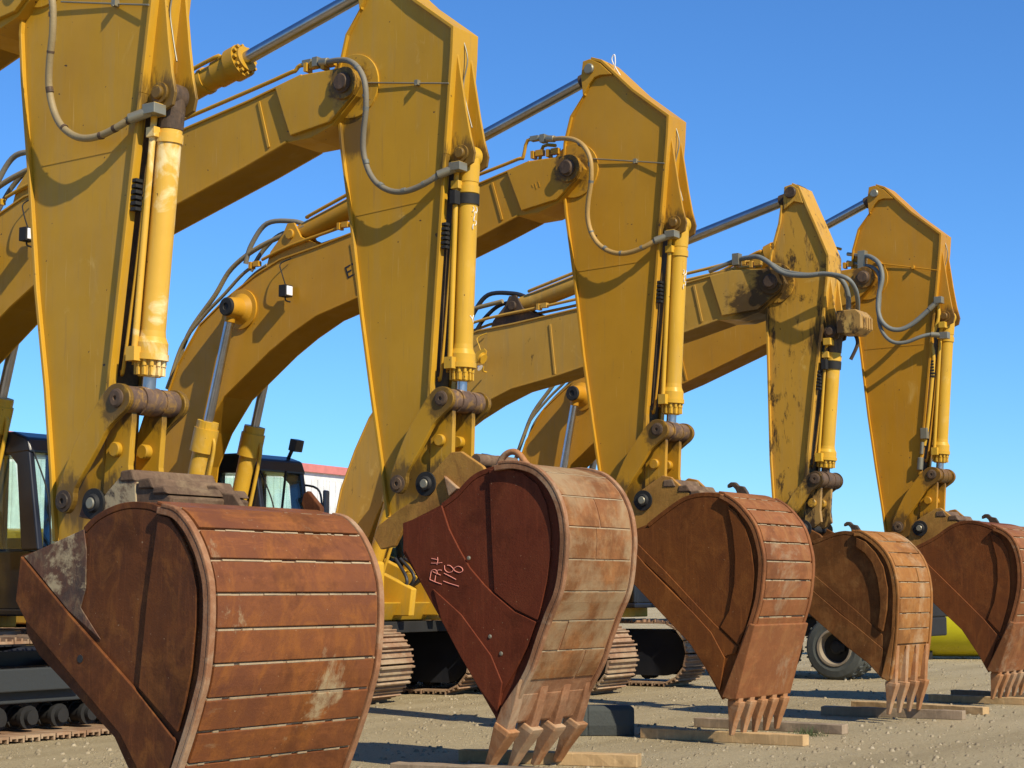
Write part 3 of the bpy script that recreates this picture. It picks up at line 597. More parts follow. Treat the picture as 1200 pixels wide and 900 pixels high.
def arm(root, m):
    A = arm_frame(m); X = XC[m]; Y = 'yellow_paint_%d' % m
    if m != 4:
        B_ = list(BACK)
        if m == 1: B_[3:10] = [a2(420, 370), a2(405.5, 260), a2(393, 174), a2(388, 128), a2(389, 78), a2(397, 41), a2(418, 0)]
        fr = [A(p) for p in FRONT]; tip = [A(p) for p in TIPV]; bk = [A(p) for p in B_]
    else:
        q = lambda x, y: yz(x, y, X-.21)
        fr = [q(927, 217), q(934, 220), q(940, 234), q(955, 268), q(968, 299), q(968, 315), q(964, 360), q(955, 430), q(946, 519), q(941, 575)]
        tip = [q(940, 600), q(945, 620), q(936, 632), q(920, 628)]
        bk = [q(908, 600), q(904, 540), q(901, 430), q(899, 354), q(904, 299), q(914, 262), q(917, 240), q(919, 222)]
    g = MB(); g.prism(fr+tip+bk, X-.172, X+.172); s = g.build('stick', Y, root, .004)
    g = MB()
    kf = 5 if m != 4 else 6                           # above the cylinder bracket one wide plate, below it two rails, channel sheet coloured dark for grease and cylinder shade
    g.prism(strip(fr[:kf+1], -.035), X-.21, X+.21); g.prism(strip(bk[:-1], -.03), X-.21, X+.21)
    for xa in (-.21, .13): g.prism(strip(fr[kf:], -.035), X+xa, X+xa+.08)
    each(g, 'flange', Y, s, .005)
    g = MB(); g.prism(strip(fr[kf:], -.004), X-.128, X+.128); g.build('grease_shade_channel', 'grease_shade_channel', s)
    # thick top ears and tip cheeks
    tp = A(a3(691, 81)) if m != 4 else yz(926.7, 225.6, X-.21)
    g = MB()
    ear = ([A(p) for p in (a3(683, 72), a3(691, 69), a3(703, 74), a3(717, 87), a3(703, 88), a3(696, 91), a3(690, 99), a3(683, 112), a3(681, 90))] if m != 4 else
           [yz(*p, X-.21) for p in ((919, 219), (927, 216), (935, 221), (941, 238), (930, 236), (918, 246), (918, 232))])
    for s_ in (-1, 1):
        xa, xb = sorted((X+s_*.173, X+s_*.214)); g.prism(ear, xa, xb)
    each(g, 'stick_ear', Y, s, .006)
    g = MB(); g.cyl((X-.245, *tp), (X+.245, *tp), .065 if m != 4 else .08, 22, .012); g.build('stick_top_pin', 'fitting' if m != 4 else 'grease_metal', s)
    # boss disc round the boom pivot
    g = MB(); g.prism(circ(PIV[m], .33 if m != 4 else .27, 40), X-.192, X+.192); g.build('pivot_boss', Y, s, .005)
    # grease line with clip, weld seam
    a_, c_ = A(a2(430, 97, -.2)), A(a2(527, 98, -.2)); e_ = A(a2(489, 97, -.2))
    if m != 4:
        g = MB(); g.tube([(X-.20, *a_), (X-.185, *e_), (X-.215, *c_)], .008, 6, 1); g.box((X-.20, *e_), (.05, .04, .05)); g.tube([(X-.19, *e_), (X-.23, e_[0], e_[1]-.03)], .008, 6, 1)
        g.build('grease_line', 'fitting' if m != 5 else Y, s)
        g = MB(); g.prism(strip([A(a2(418, 252, -.172)), A(a2(508, 232, -.172))], .012), X-.176, X-.1715); g.build('weld_seam', Y, s)
    # bucket cylinder bracket plates, in front of the stick
    g = MB(); up = A(a2(541, 180, -.13)); P = [(526, 44), (534, 50), (540, 90), (546, 130), (551, 158), (556, 178), (554, 190), (545, 196), (533, 194), (519, 185)]
    for s_ in (-.13, .10): g.prism([A(a2(*p, -.13)) for p in P], X+s_, X+s_+.03)
    each(g, 'cylinder_bracket', Y, s, .005)
    pb = A(a2(517, 467, -.32)); ax0, ax1 = Vector((X, *up)), Vector((X, *pb)); d_ = (ax1-ax0); L = d_.length; d_.normalize()
    g = MB(); g.cyl((X-.185, *up), (X+.185, *up), .055, 18, .01); g.prism(circ(up, .085), X-.155, X-.1305); g.build('cylinder_pin', Y if m != 4 else 'grease_metal', s, .003)
    cm = {1: 'yellow_faded', 2: 'yellow_bright', 3: 'yellow_bright', 4: 'yellow_bright', 5: 'yellow_bright'}[m]
    r = .098
    g = MB(); g.lathe(ax0, ax1, [(.0, .07), (.03, .085), (.12, r), (.30, r), (.30, r+.012), (.37, r+.012), (.37, r), (L*.77, r), (L*.79, r+.006), (L*.81, r+.028), (L*.845, r+.03), (L*.845, r+.04), (L*.865, r+.04), (L*.865, r), (L*.915, r-.004), (L*.92, .085), (L*.92, .06)], 36)
    uu = d_.cross(Vector((1, 0, 0))).normalized()
    for k in range(12):
        q = (k+.3)*math.pi/6; o_ = Vector((1, 0, 0))*math.cos(q)*(r+.008)+uu*math.sin(q)*(r+.008); g.cyl(ax0+d_*(L*.865), ax0+d_*(L*.882)+o_*0.0+o_-o_, .001, 4) if False else g.cyl(ax0+d_*L*.865+o_, ax0+d_*L*.885+o_, .018, 8)
        g.box(ax0+d_*L*.9+o_*1.0, (.022, .022, L*.03))
    g.box(ax0+d_*L*.85+Vector((-.13, .03, 0)), (.13, .09, .11))
    cyl_ = g.build('bucket_cylinder', cm, root)
    g = MB(); g.cyl((X-.085, *up), (X+.085, *up), .105, 26, .01); g.lathe(ax0, ax1, [(0, .10), (.1, .107), (.26, .103), (.27, .095)], 30); g.build('cylinder_eye', 'grease_metal' if m in (1, 4) else cm, cyl_)
    g = MB(); g.cyl(ax0+d_*L*.915, ax1-d_*.05, .056, 26); g.build('rod', 'chrome' if m != 4 else 'grease_metal', cyl_)
    g = MB(); o_ = Vector((-.125, .055, 0)); g.tube([ax0+d_*.17+Vector((-.16, .02, 0)), ax0+d_*.22+o_, ax0+d_*.5+o_, ax0+d_*L*.5+o_, ax0+d_*L*.83+o_], .027 if m != 4 else .02, 10, 3)
    g.box(ax0+d_*.30+o_*.9, (.10, .09, .08)); g.box(ax0+d_*.135+Vector((-.15, .01, 0)), (.14, .10, .09))
    g.build('cylinder_pipe', cm, cyl_, .004)
    if m in (2, 4):
        g = MB(); g.lathe(ax0+d_*.38, ax1, [(0, r+.004), (0, r+.014), (.10, r+.014), (.10, r+.004)], 30); g.box(ax0+d_*.43+Vector((-.16, .04, 0)), (.09, .06, .13)); g.build('pipe_clamp', 'black_dull', cyl_)
    if m in (2, 3):
        g = MB()
        k0 = .215 if m == 2 else .225
        for j, (dx, dz, ln) in enumerate(((-.03, 0, .05), (0, .04, .05), (.02, .0, .06), (-.01, .09, .05), (.01, .13, .05), (-.02, .17, .05))):
            a_ = ax0+d_*(L*k0+dz)+Vector((dx-.01, -math.sqrt(max(r*r-dx*dx, 0))-.0015, 0)); g.tube([a_, a_+Vector((.012*(-1)**j, -.0, -ln*.5)), a_+Vector((-.01, 0, -ln))], .005, 4, 2)
        if m == 2:
            for q in ((-.03, .03), (.02, -.03), (.03, .04)):
                a_ = ax0+d_*(L*.67)+Vector((0, -r-.001, 0)); g.tube([a_, a_+Vector((q[0], .004, q[1]))], .006, 4, 1)
        g.build('paint_mark', 'white_mark', cyl_)
    # two thin pipes and a clamp block down the stick front
    g = MB(); f0, f1 = A(a2(524, 205)), A(a2(507, 435)); nx_ = -.045
    g.tube([(X-.13, f0[0]+nx_, f0[1]), (X-.13, (f0[0]+f1[0])/2+nx_*1.3, (f0[1]+f1[1])/2), (X-.13, f1[0]+nx_, f1[1]), (X-.10, f1[0]+.01, f1[1]-.05)], .014, 8, 4)
    g.tube([(X-.03, f0[0]+nx_, f0[1]), (X-.03, f1[0]+nx_, f1[1])], .016, 8, 1); each(g, 'stick_pipe', Y, s)
    c_ = A(a2(517, 278)); g = MB()
    for k in range(6): g.box((X-.165, c_[0]-.02, c_[1]+.13-.045*k), (.075, .06, .028))
    g.build('pipe_clip', 'black_dull', s, .003)
    # idler links (boomerang plates) and power links
    g = MB(); ID = [(500, 466), (488, 486), (474, 512), (462, 544), (457, 560), (458, 570), (464, 578), (471, 577), (476, 566), (477, 554), (488, 534), (498, 516), (508, 497), (518, 486), (527, 477), (531, 468), (529, 459), (521, 453), (510, 455)]
    ID = dense(ID+ID[:1], 3)[:-1]
    for s_ in (-.32, .27): g.prism([A(a2(*p, -.32)) for p in ID], X+s_, X+s_+.05)
    lk = each(g, 'idler_link', Y, root, .007)
    g = MB(); lp = A(a2(466, 567, -.32))
    for s_ in (-1, 1):
        g.lathe((X+s_*.318, *lp), (X+s_*.345, *lp), [(0, .085), (.012, .085), (.016, .06), (.027, .055), (.027, .022), (.012, .02)], 22)
    g.lathe((X-.318, *pb), (X-.34, *pb), [(0, .075), (.014, .072), (.022, .055), (.022, .02), (.008, .018)], 22)
    each(g, 'link_pin', 'grease_metal', lk)
    g = MB(); g.lathe((X-.268, *pb), (X+.268, *pb), [(0, .105), (.13, .105), (.13, .098), (.17, .098), (.17, .112), (.35, .112), (.35, .098), (.39, .098), (.39, .105), (.536, .105)], 28)
    g.lathe((X+.321, *pb), (X+.37, *pb), [(0, .115), (.02, .11), (.05, .09)], 24)
    g.build('link_hub', 'hub_worn' if m not in (4, 5) else ('grease_metal' if m == 4 else Y), lk)
    g = MB(); PW = [(506, 500), (512, 480), (523, 466), (531, 470), (532, 486), (531, 530), (534, 552), (520, 566), (505, 558)]
    for s_ in (-.19, .13): g.prism([A(a2(*p, -.17)) for p in PW], X+s_, X+s_+.055)
    pw = each(g, 'power_link', Y if m != 4 else 'yellow_greasy', root, .006)
    g = MB(); bo = A(a2(517, 516, -.19)); g.cyl((X-.235, *bo), (X-.188, *bo), .058, 20, .008); g.cyl((X+.06, *bo), (X+.13, *bo), .058, 20, .008); each(g, 'bolt', Y, pw)
    # bucket hinge pin
    hp = A(a2(499, 567, -.34)); g = MB(); g.lathe((X-.33, *hp), (X-.375, *hp), [(0, .115), (.02, .115), (.02, .075), (.045, .06)], 26); g.lathe((X+.33, *hp), (X+.375, *hp), [(0, .11), (.02, .11), (.02, .07), (.045, .06)], 20)
    g.cyl((X-.33, *hp), (X+.33, *hp), .05, 16); each(g, 'bucket_pin', 'black_dull', s)
    g = MB(); g.cyl((X-.345, *A(a2(499, 567, -.34))), (X-.385, *A(a2(499, 567, -.34))), .045, 16, .008); g.build('pin_end', 'fitting', s)
    # hoses from boom to cylinder
    if m in (1, 2, 3):
        H = [(376, 73), (384, 72.5), (396, 70.5), (409, 71.5), (420, 80), (427.5, 97), (429, 125), (426, 155), (426, 178), (431, 198), (440, 213), (453, 222), (467, 225), (483, 222), (500, 214), (516, 204), (531, 198)]
        offs = [-.22, -.24, -.30, -.37, -.41, -.42, -.40, -.36, -.33, -.31, -.31, -.31, -.31, -.30, -.29, -.26, -.21]
        pts = []
        for (x, y), o_ in zip(H, offs):
            p = A(a2(x, y, o_)); pts.append((X+o_, *p))
        g = MB(); g.tube(pts, .029, 14, 5); g.build('hose', {1: 'hose_tan', 2: 'hose_rubber', 3: 'hose_yellow'}[m], s)
        g = MB()
        e0, e1 = Vector(pts[-1]), Vector(pts[-2]); dd = (e1-e0).normalized()
        g.cyl(e0-dd*.02, e0+dd*.16, .042, 14, .004); g.box(e0-dd*.05, (.13, .13, .08)); g.tube([e0-dd*.02, e0+Vector((.04, -.06, .03)), Vector((X-.12, *up))+Vector((0, -.02, -.16))], .03, 10, 3)
        e0, e1 = Vector(pts[0]), Vector(pts[1]); dd = (e1-e0).normalized()
        g.cyl(e0, e0+dd*.12, .042, 14, .004); g.box(e0-dd*.06, (.09, .07, .10)); g.cyl(e0-dd*.25, e0-dd*.02, .028, 12); g.box(e0-dd*.2, (.08, .12, .06)); each(g, 'hose_fitting', 'fitting', s, .004)
        rr = random.Random(m*3); g = MB()
        for i in (3, 5, 6, 8, 10, 12, 13, 14):
            f_ = rr.random(); q0, q1 = Vector(pts[i]), Vector(pts[i+1]); q = q0.lerp(q1, f_); dd = (q1-q0).normalized(); g.cyl(q, q+dd*rr.uniform(.015, .05), .0315, 14)
        each(g, 'hose_sleeve', 'hose_grey' if m != 1 else 'grease_metal', s)
    if m == 5:
        for H, r_ in (([(1012, 300), (1020, 301), (1030, 309), (1034, 325), (1030, 345), (1029, 362), (1033, 376), (1043, 385), (1056, 386), (1070, 379), (1084, 367), (1098, 354)], .036),
                      ([(1012, 311), (1022, 313), (1030, 322), (1031, 345), (1030, 375), (1036, 392), (1047, 401), (1062, 401), (1078, 395), (1090, 392), (1104, 393)], .028)):
            n_ = len(H); pts = []
            for i, (x, y) in enumerate(H):
                f_ = i/(n_-1); o_ = -.24-.24*math.sin(min(1, f_*1.6)*math.pi*.5)+.22*max(0, f_-.6)/.4; pts.append((X+o_, *yz(x, y, X+o_)))
            g = MB(); g.tube(pts, r_, 12, 5); g.build('hose', 'hose_grey', s)
            g = MB(); e0, e1 = Vector(pts[0]), Vector(pts[1]); dd = (e1-e0).normalized(); g.box(e0-dd*.02, (.12, .12, .15)); g.cyl(e0-dd*.35, e0, .03, 10)
            e0, e1 = Vector(pts[-1]), Vector(pts[-2]); dd = (e1-e0).normalized(); g.cyl(e0, e0+dd*.16, .042, 12); g.box(e0-dd*.04, (.12, .12, .10)); each(g, 'hose_fitting', 'fitting', s, .004)
        g = MB(); P = [(1099, 356), (1100, 372), (1094, 390), (1091, 400), (1094, 420), (1090, 470), (1086, 505), (1083, 522)]
        g.tube([(X-.17, *yz(x, y, X-.17)) for x, y in P], .030, 10, 3); g.build('extra_pipe', 'yellow_bright', s)
        g = MB(); g.box((X-.18, *yz(1084, 508, X-.18)), (.12, .10, .16)); g.cyl((X-.2, *yz(1081, 518, X-.2)), (X-.2, *yz(1080, 532, X-.2)), .028, 12); g.cyl((X-.2, *yz(1079, 536, X-.2)), (X-.2, *yz(1078, 551, X-.2)), .045, 12, .01); g.build('coupling', 'fitting', s, .004)
    if m == 4:
        for H, r_, o1 in (([(866, 304), (876, 302), (888, 301), (900, 307), (912, 317), (925, 322), (945, 323), (965, 321), (981, 324), (990, 334), (994, 348), (994, 362)], .033, -.14),
                          ([(905, 310), (920, 318), (945, 322), (970, 321), (992, 326), (1002, 338), (1005, 352), (1005, 364)], .030, .02)):
            n_ = len(H); pts = []
            for i, (x, y) in enumerate(H):
                f_ = i/(n_-1); o_ = -.28-.14*math.sin(min(1, f_*2)*math.pi*.5) if f_ < .6 else -.42+(o1+.42)*(f_-.6)/.4
                pts.append((X+o_, *yz(x, y, X+o_)))
            g = MB(); g.tube(pts, r_, 12, 5); g.build('hose', 'hose_grey', s)
        g = MB(); e0 = Vector((X-.28, *yz(866, 304, X-.28))); g.box(e0+Vector((0, .03, 0)), (.11, .10, .16)); g.cyl(e0+Vector((0, .03, .0)), e0+Vector((0, .45, -.12)), .03, 10); each(g, 'hose_fitting', 'fitting', s, .004)
        # cast manifold block at the cylinder head
        q = yz(1000, 378, X-.05); g = MB(); g.prism([(q[0]+.17, q[1]+.15), (q[0]-.10, q[1]+.15), (q[0]-.17, q[1]+.08), (q[0]-.17, q[1]-.10), (q[0]-.08, q[1]-.17), (q[0]+.17, q[1]-.15)], X-.21, X+.16)
        for k in range(4): g.box((X-.12+.08*k, q[0]-.18, q[1]-.02), (.03, .03, .16))
        mb_ = g.build('valve_block', 'yellow_greasy', cyl_, .012)
        g = MB(); q = yz(985, 395, X-.1); g.tube([(X+.1, q[0]-.12, q[1]+.05), (X+.12, q[0]-.14, q[1]-.08), (X+.1, q[0]-.05, q[1]-.28)], .025, 8); g.build('pipe_stub', 'grease_metal', cyl_)
    # stray cable clipped up the stick front
    if m in (1, 2, 3, 5):
        g = MB(); P = [(540, 45), (546, 70), (541, 100), (545, 125), (551, 150)]
        g.tube([(X-.02, A(a2(x, y, -.02))[0]-.02, A(a2(x, y, -.02))[1]) for x, y in P], .008, 6, 5); g.build('cable', 'fitting', s)
    if m == 3:
        g = MB(); P = [(719, 86), (721, 74), (720, 64), (717, 70), (723, 82), (732, 96)]
        g.tube([(X-.1, *yz(x, y, X-.1)) for x, y in P], .007, 6, 5); g.build('loose_wire', 'white_mark', s)
    return s

BK = {
 1: dict(X0=8.90, X1=10.78, ov=.05, ext=[(24, 652), (98, 618), (112, 604), (132, 593), (152, 588), (174, 589), (190, 594)],
         rim=[(203, 599), (218, 615), (230, 638), (238, 662), (243, 690), (243, 735), (238, 790), (230, 824), (221, 856), (208, 896), (196, 930), (180, 968)],
         cut=[(168, 990), (158, 930), (151, 902), (134, 864), (90, 815), (46, 768), (31, 742), (29, 712)],
         plates=[([(24, 652), (18, 704), (30, 728), (80, 788), (140, 860), (160, 900), (172, 985), (190, 940), (201, 893), (206, 870), (156, 806), (80, 720)], .030, 'rust_side_1'),
                 ([(185, 603), (198, 607), (212, 628), (224, 655), (230, 690), (229, 735), (224, 785), (215, 830), (207, 858), (162, 806), (172, 700)], .030, 'rust_side_1'),
                 ([(28, 652), (98, 620), (101, 645), (100, 690), (94, 712), (118, 750), (80, 716)], .012, 'mud_plate')],
         bars=11, teeth=6, side='rust_side_1', bar='rust_bars_1', tl=.30, cols=1, top_ext=0),
 2: dict(X0=13.27, X1=14.50, ov=.065, ext=[(472, 613), (517, 590), (533, 578), (551, 559), (567, 550), (583, 546)],
         rim=[(600, 543), (622, 548), (636, 558), (648, 574), (657, 597), (661, 625), (660, 652), (657, 680), (652, 700), (643, 721), (632, 752), (622, 782), (609, 808), (598, 830), (592, 846)],
         cut=[(584, 850), (579, 838), (560, 805), (538, 767), (517, 727), (495, 687), (472.5, 648)],
         plates=[([(517, 592), (526, 620), (537, 642), (550, 665), (567, 685), (577, 695), (603, 717), (628, 729), (618, 758), (604, 785), (588, 812), (583, 836), (560, 805), (538, 767), (517, 727), (495, 687), (474, 645)], .026, 'rust_side_2'),
                 ([(572.5, 550), (590, 548), (612, 554), (630, 568), (640, 590), (645, 620), (645, 650), (641, 680), (630, 727), (603, 714), (579, 694), (576, 640)], .022, 'rust_side_2'),
                 ([(583, 836), (560, 805), (538, 767), (517, 727), (507, 690), (540, 720), (575, 768), (588, 800)], .040, 'rust_side_2')],
         bars=9, teeth=4, side='rust_side_2', bar='rust_bars_2', tl=.42, cols=3),
 3: dict(X0=17.30, X1=18.58, ov=.042, ext=[(722, 628), (758, 614), (770, 604), (786, 592), (800, 583), (816, 578), (832, 577), (846, 579)],
         rim=[(860, 588), (872, 600), (883, 616), (889, 634), (893, 655), (892, 680), (889, 703), (884, 722), (878, 740), (871, 762), (864, 788), (857, 817)],
         cut=[(846, 820), (838, 804), (826, 782), (808, 754), (776, 720), (744, 686), (721, 664)],
         plates=[([(718, 650), (746, 650), (756, 662), (794, 700), (812, 718), (833, 741), (849, 771), (843, 810), (826, 782), (808, 754), (776, 720), (744, 686), (721, 664)], .03, 'rust_side_3'),
                 ([(718, 638), (746, 636), (780, 670), (808, 700), (836, 730), (865, 758), (862, 766), (852, 768), (849, 770), (833, 741), (812, 718), (790, 692), (756, 660)], .016, 'rust_side_3'),
                 ([(852, 592), (862, 600), (873, 618), (880, 640), (884, 672), (882, 700), (874, 735), (865, 756), (844, 735), (854, 716), (860, 684), (861, 652), (858, 620)], .026, 'rust_side_3')],
         bars=10, teeth=5, side='rust_side_3', bar='rust_bars_3', tl=.33, cols=1),
 4: dict(X0=21.1, X1=22.27, ov=.05, ext=[(940, 648), (952, 634), (960, 631), (975, 625), (990, 622), (1002, 624)],
         rim=[(1008, 624), (1020, 631), (1032, 642), (1041, 655), (1047, 672), (1050, 693), (1050, 712), (1049, 735), (1047, 758), (1044, 780), (1041, 796)],
         cut=[(1034, 796), (1018, 778), (992, 758), (960, 730), (946, 718), (934, 706)],
         plates=[([(934, 684), (940, 680), (951, 691), (985, 720), (1002, 733), (1034, 760), (1034, 796), (1018, 778), (992, 758), (960, 730), (934, 706)], .026, 'rust_side_4'),
                 ([(938, 662), (952, 672), (1005, 717), (1034, 744), (1034, 760), (1002, 733), (951, 691), (938, 680)], .013, 'rust_side_4'),
                 ([(1003, 630), (1014, 635), (1026, 648), (1035, 664), (1040, 690), (1039, 715), (1034, 740), (1028, 735), (1031, 715), (1031, 700), (1028, 678), (1022, 660), (1013, 648), (1003, 641)], .05, 'rust_side_4')],
         bars=9, teeth=4, side='rust_side_4', bar='rust_bars_4', tl=.32, cols=3),
 5: dict(X0=25.0, X1=26.7, ov=.065, ext=[(1052, 652), (1073, 640), (1093, 630), (1107, 620), (1115, 615), (1125, 611), (1139, 610), (1153, 613), (1166, 618)],
         rim=[(1176, 623), (1185, 631), (1191, 643), (1195, 660), (1196, 680), (1194, 697), (1189, 718), (1182, 738), (1176, 752), (1170, 772), (1165, 786)],
         cut=[(1158, 788), (1147, 768), (1127, 738), (1091, 704), (1070, 686), (1052, 672)],
         plates=[([(1052, 640), (1072, 644), (1081, 655), (1127, 700), (1153, 726), (1172, 748), (1167, 752), (1158, 788), (1147, 768), (1127, 738), (1091, 704), (1054, 672)], .028, 'rust_side_5'),
                 ([(1160, 624), (1172, 630), (1180, 644), (1184, 662), (1184, 690), (1180, 712), (1172, 742), (1157, 726), (1165, 705), (1169, 680), (1168, 655), (1163, 636)], .024, 'rust_side_5')],
         bars=10, teeth=6, side='rust_side_5', bar='rust_bars_3', tl=.30, cols=1)}

def bucket(root, m):
    D = BK[m]; X0, X1, ov = D['X0'], D['X1'], D['ov']; X = XC[m]; xs = X0+ov
    ext = [yz(x, y, xs) for x, y in D['ext']]; rim = [yz(x, y, X0) for x, y in D['rim']]; cut = [yz(x, y, xs) for x, y in D['cut']]
    chain = dense(ext[1:]+rim, 4); nE = (len(ext)-1)*4-3
    back = strip(chain, .045)                          # chain runs top -> lip, outside is to its left or right
    # decide which side is inside
    cen = Vector((sum(p[0] for p in ext+rim+cut)/len(ext+rim+cut), sum(p[1] for p in ext+rim+cut)/len(ext+rim+cut)))
    mid = len(chain)//2; dd = Vector(chain[mid+1])-Vector(chain[mid]); n_ = Vector((-dd.y, dd.x)); sgn = 1 if n_.dot(cen-Vector(chain[mid])) > 0 else -1
    inner = strip(chain, sgn*.05)[len(chain):][::-1]
    g = MB(); side = [ext[0]]+inner[:]+cut
    ke = max(1, nE-1)
    g.prism(strip(chain[ke:], sgn*.048), X0, X1); b = g.build('bucket', 'rim_dirt' if m in (1, 2) else D['bar'], root, .006)
    g = MB()
    for xa in (xs, X1-ov-.04): g.prism(side, xa, xa+.04)
    each(g, 'side_plate', D['side'], b, .004)
    g = MB(); g.prism(strip(chain[:ke+1], sgn*.048), xs-.004, X1-ov+.004); g.build('back_plate', D['side'], b, .006)
    g = MB(); g.prism([ext[0], ext[1], (ext[1][0]+.02, ext[1][1]-.06), (ext[0][0]+.0, ext[0][1]-.08)], xs+.041, X1-ov-.041); g.build('bucket_lip', D['side'], b)
    for P, th, mt in D['plates']:
        g = MB(); q = [yz(x, y, xs-th) for x, y in P]; g.prism(q, xs-th, xs-.001); q2 = g; g.prism(q, X1-ov+.001, X1-ov+th); each(g, 'wear_plate', mt, b, .006)
    # wear bars along the wrapper, equal arc length
    ch = chain[ke-2 if m != 1 else ke-3:]
    cum = [0]
    for i in range(len(ch)-1): cum.append(cum[-1]+(Vector(ch[i+1])-Vector(ch[i])).length)
    lipfrac = {1: 1.0, 2: .86, 3: .80, 4: .80, 5: .80}[m]
    tot = cum[-1]*lipfrac
    def at_arc(s_):
        for i in range(len(ch)-1):
            if cum[i+1] >= s_: f_ = (s_-cum[i])/max(1e-6, cum[i+1]-cum[i]); return (ch[i][0]*(1-f_)+ch[i+1][0]*f_, ch[i][1]*(1-f_)+ch[i+1][1]*f_)
        return ch[-1]
    g = MB(); g2 = MB(); n = D['bars']; gap = .023 if D['cols'] == 1 else .016; ht = .026 if m != 2 else .010; rr = random.Random(m)
    for i in range(n):
        s0, s1 = tot*i/n+gap/2, tot*(i+1)/n-gap/2
        pl = [at_arc(s0+(s1-s0)*k/3) for k in range(4)]
        if i:                                          # dirt caught on the upper edge of each bar
            la, lb = at_arc(s0-gap*.55), at_arc(s0-.001); n8 = 24
            x_ = X0+.08
            while x_ < X1-.08:
                w8 = rr.uniform(.03, .16); h8 = ht*rr.choice((.2, .45, .7, .85, .95))
                g2.prism(strip([la, lb], -sgn*h8), x_, min(x_+w8, X1-.075)); x_ += w8+.0005
        cuts = [0, 1] if D['cols'] == 1 else sorted([0, 1]+([rr.uniform(.25, .75)] if rr.random() < .6 else []))
        for a_, c_ in zip(cuts[:-1], cuts[1:]):
            w_ = X1-X0-.14; xa = X0+.07+w_*a_+(.006 if a_ > 0 else 0); xb = X0+.07+w_*c_-(.006 if c_ < 1 else 0)
            h_ = ht*rr.uniform(.8, 1.15)
            P = strip([(p[0], p[1]) for p in pl], -sgn*h_)
            g.prism(P, xa+rr.uniform(0, .012), xb-rr.uniform(0, .012))
    each(g, 'wear_bar', D['bar'], b, .005)
    g2.build('caked_dirt', 'ledge_dirt', b)['kind'] = 'stuff'
    # raised rim rings at both edges
    g = MB()
    rc = chain[ke+1:]
    for xa in (X0-.004, X1-.052): g.prism(strip([tuple(p) for p in rc], -sgn*.030), xa, xa+.056)
    each(g, 'rim_band', 'rim_dirt' if m in (1, 2) else D['bar'], b, .008)
    # lip plate, adapters, teeth
    pe = Vector(chain[-1]); pd = (Vector(chain[-1])-Vector(chain[-5])).normalized(); cc = Vector(cut[0])
    lipc = Vector((pe+cc)/2)
    tipz = {1: .02, 2: .07, 3: .12, 4: .13, 5: .12}[m]
    down = Vector((.10, -1)).normalized() if m != 2 else Vector((.62, -1)).normalized()
    k5 = 3 if m != 1 else 1
    g = MB(); sh0 = Vector(chain[int(len(chain)*(.80 if m in (3, 4, 5) else .90))])
    if m in (3, 5):
        out = Vector((-pd.y, pd.x))*(-sgn)
        P = [tuple(sh0+out*.0), tuple(sh0+out*.055), tuple(pe+out*.075), tuple(pe+pd*.03+out*.0), tuple(Vector(cut[0])), tuple(pe-out*.12)]
        g.prism([P[1], P[2], P[3], (P[3][0]-out.x*.10, P[3][1]-out.y*.10), (P[0][0]-out.x*.02, P[0][1]-out.y*.02)], X0-.03, X1+.03)
    else:
        out = Vector((-pd.y, pd.x))*(-sgn)
        g.prism([tuple(sh0+out*.004), tuple(pe+out*.01), tuple(pe+pd*.03), tuple(pe-out*.10), tuple(sh0-out*.03)], X0-.003, X1+.003)
    g.build('lip_shroud', D['bar'] if m != 2 else 'rim_dirt', b, .012)
    nt = D['teeth']; W = X1-X0
    tl = (pe.y-tipz)*1.0
    tdir = (down*.55+pd*.45).normalized(); tl = max(.22, (pe.y-tipz)/max(.3, -tdir.y)-.02)
    for i in range(nt):
        xc = X0+.09+(W-.18)*i/(nt-1) if m != 2 else X0+.02+(W-.08)*i/(nt-1); hw_ = {1: .10, 2: .092, 3: .082, 4: .072, 5: .075}[m]
        g = MB(); r0, r1 = pe-pd*(.42 if m != 1 else .12), pe+pd*.07
        a_ = [r0+out*.012, r1+out*.085, r1-out*.02, pe-pd*.05-out*.03, r0-out*.0]
        if m == 2: a_ = [pe-pd*.42+out*.01, pe-pd*.2+out*.05, pe+pd*.06+out*.075, pe+pd*.06-out*.07, pe-pd*.1-out*.07, pe-pd*.38]
        g.prism([tuple(p) for p in a_], xc-hw_*.66, xc+hw_*.66)
        ad = g.build('tooth_adapter', 'rust_tooth' if m != 2 else 'rim_dirt', b, .014)
        g = MB(); c0 = pe+pd*.035+out*.02; t0 = c0; t1 = c0+tdir*tl; tn = Vector((-tdir.y, tdir.x))*(-sgn)
        hw0, th0, hw1, th1 = hw_*(1.12 if m == 2 else 1), .085 if m != 2 else .10, hw_*(.5 if m != 2 else .6), .024 if m != 2 else .030
        secs = [(t0, hw0*.86, th0), (t0+tdir*tl*.10, hw0*.92, th0*.95), (t0+tdir*tl*.6, hw0*.74, th0*.5), (t1, hw1, th1)]
        vs = []
        for c_, hx, hy in secs:
            for sx, sy in ((-1, -1), (1, -1), (1, 1), (-1, 1)):
                q = c_+tn*(sy*hy+(.012 if sy < 0 else 0)); vs.append((xc+sx*hx*(.8 if sy < 0 else 1), q.x, q.y))
        fs = [(3, 2, 1, 0), (12, 13, 14, 15)]
        for k in range(3):
            for j in range(4): fs.append((k*4+j, k*4+(j+1) % 4, k*4+4+(j+1) % 4, k*4+4+j))
        g.add(vs, fs); g.build('tooth', 'rust_tooth', b, .010)
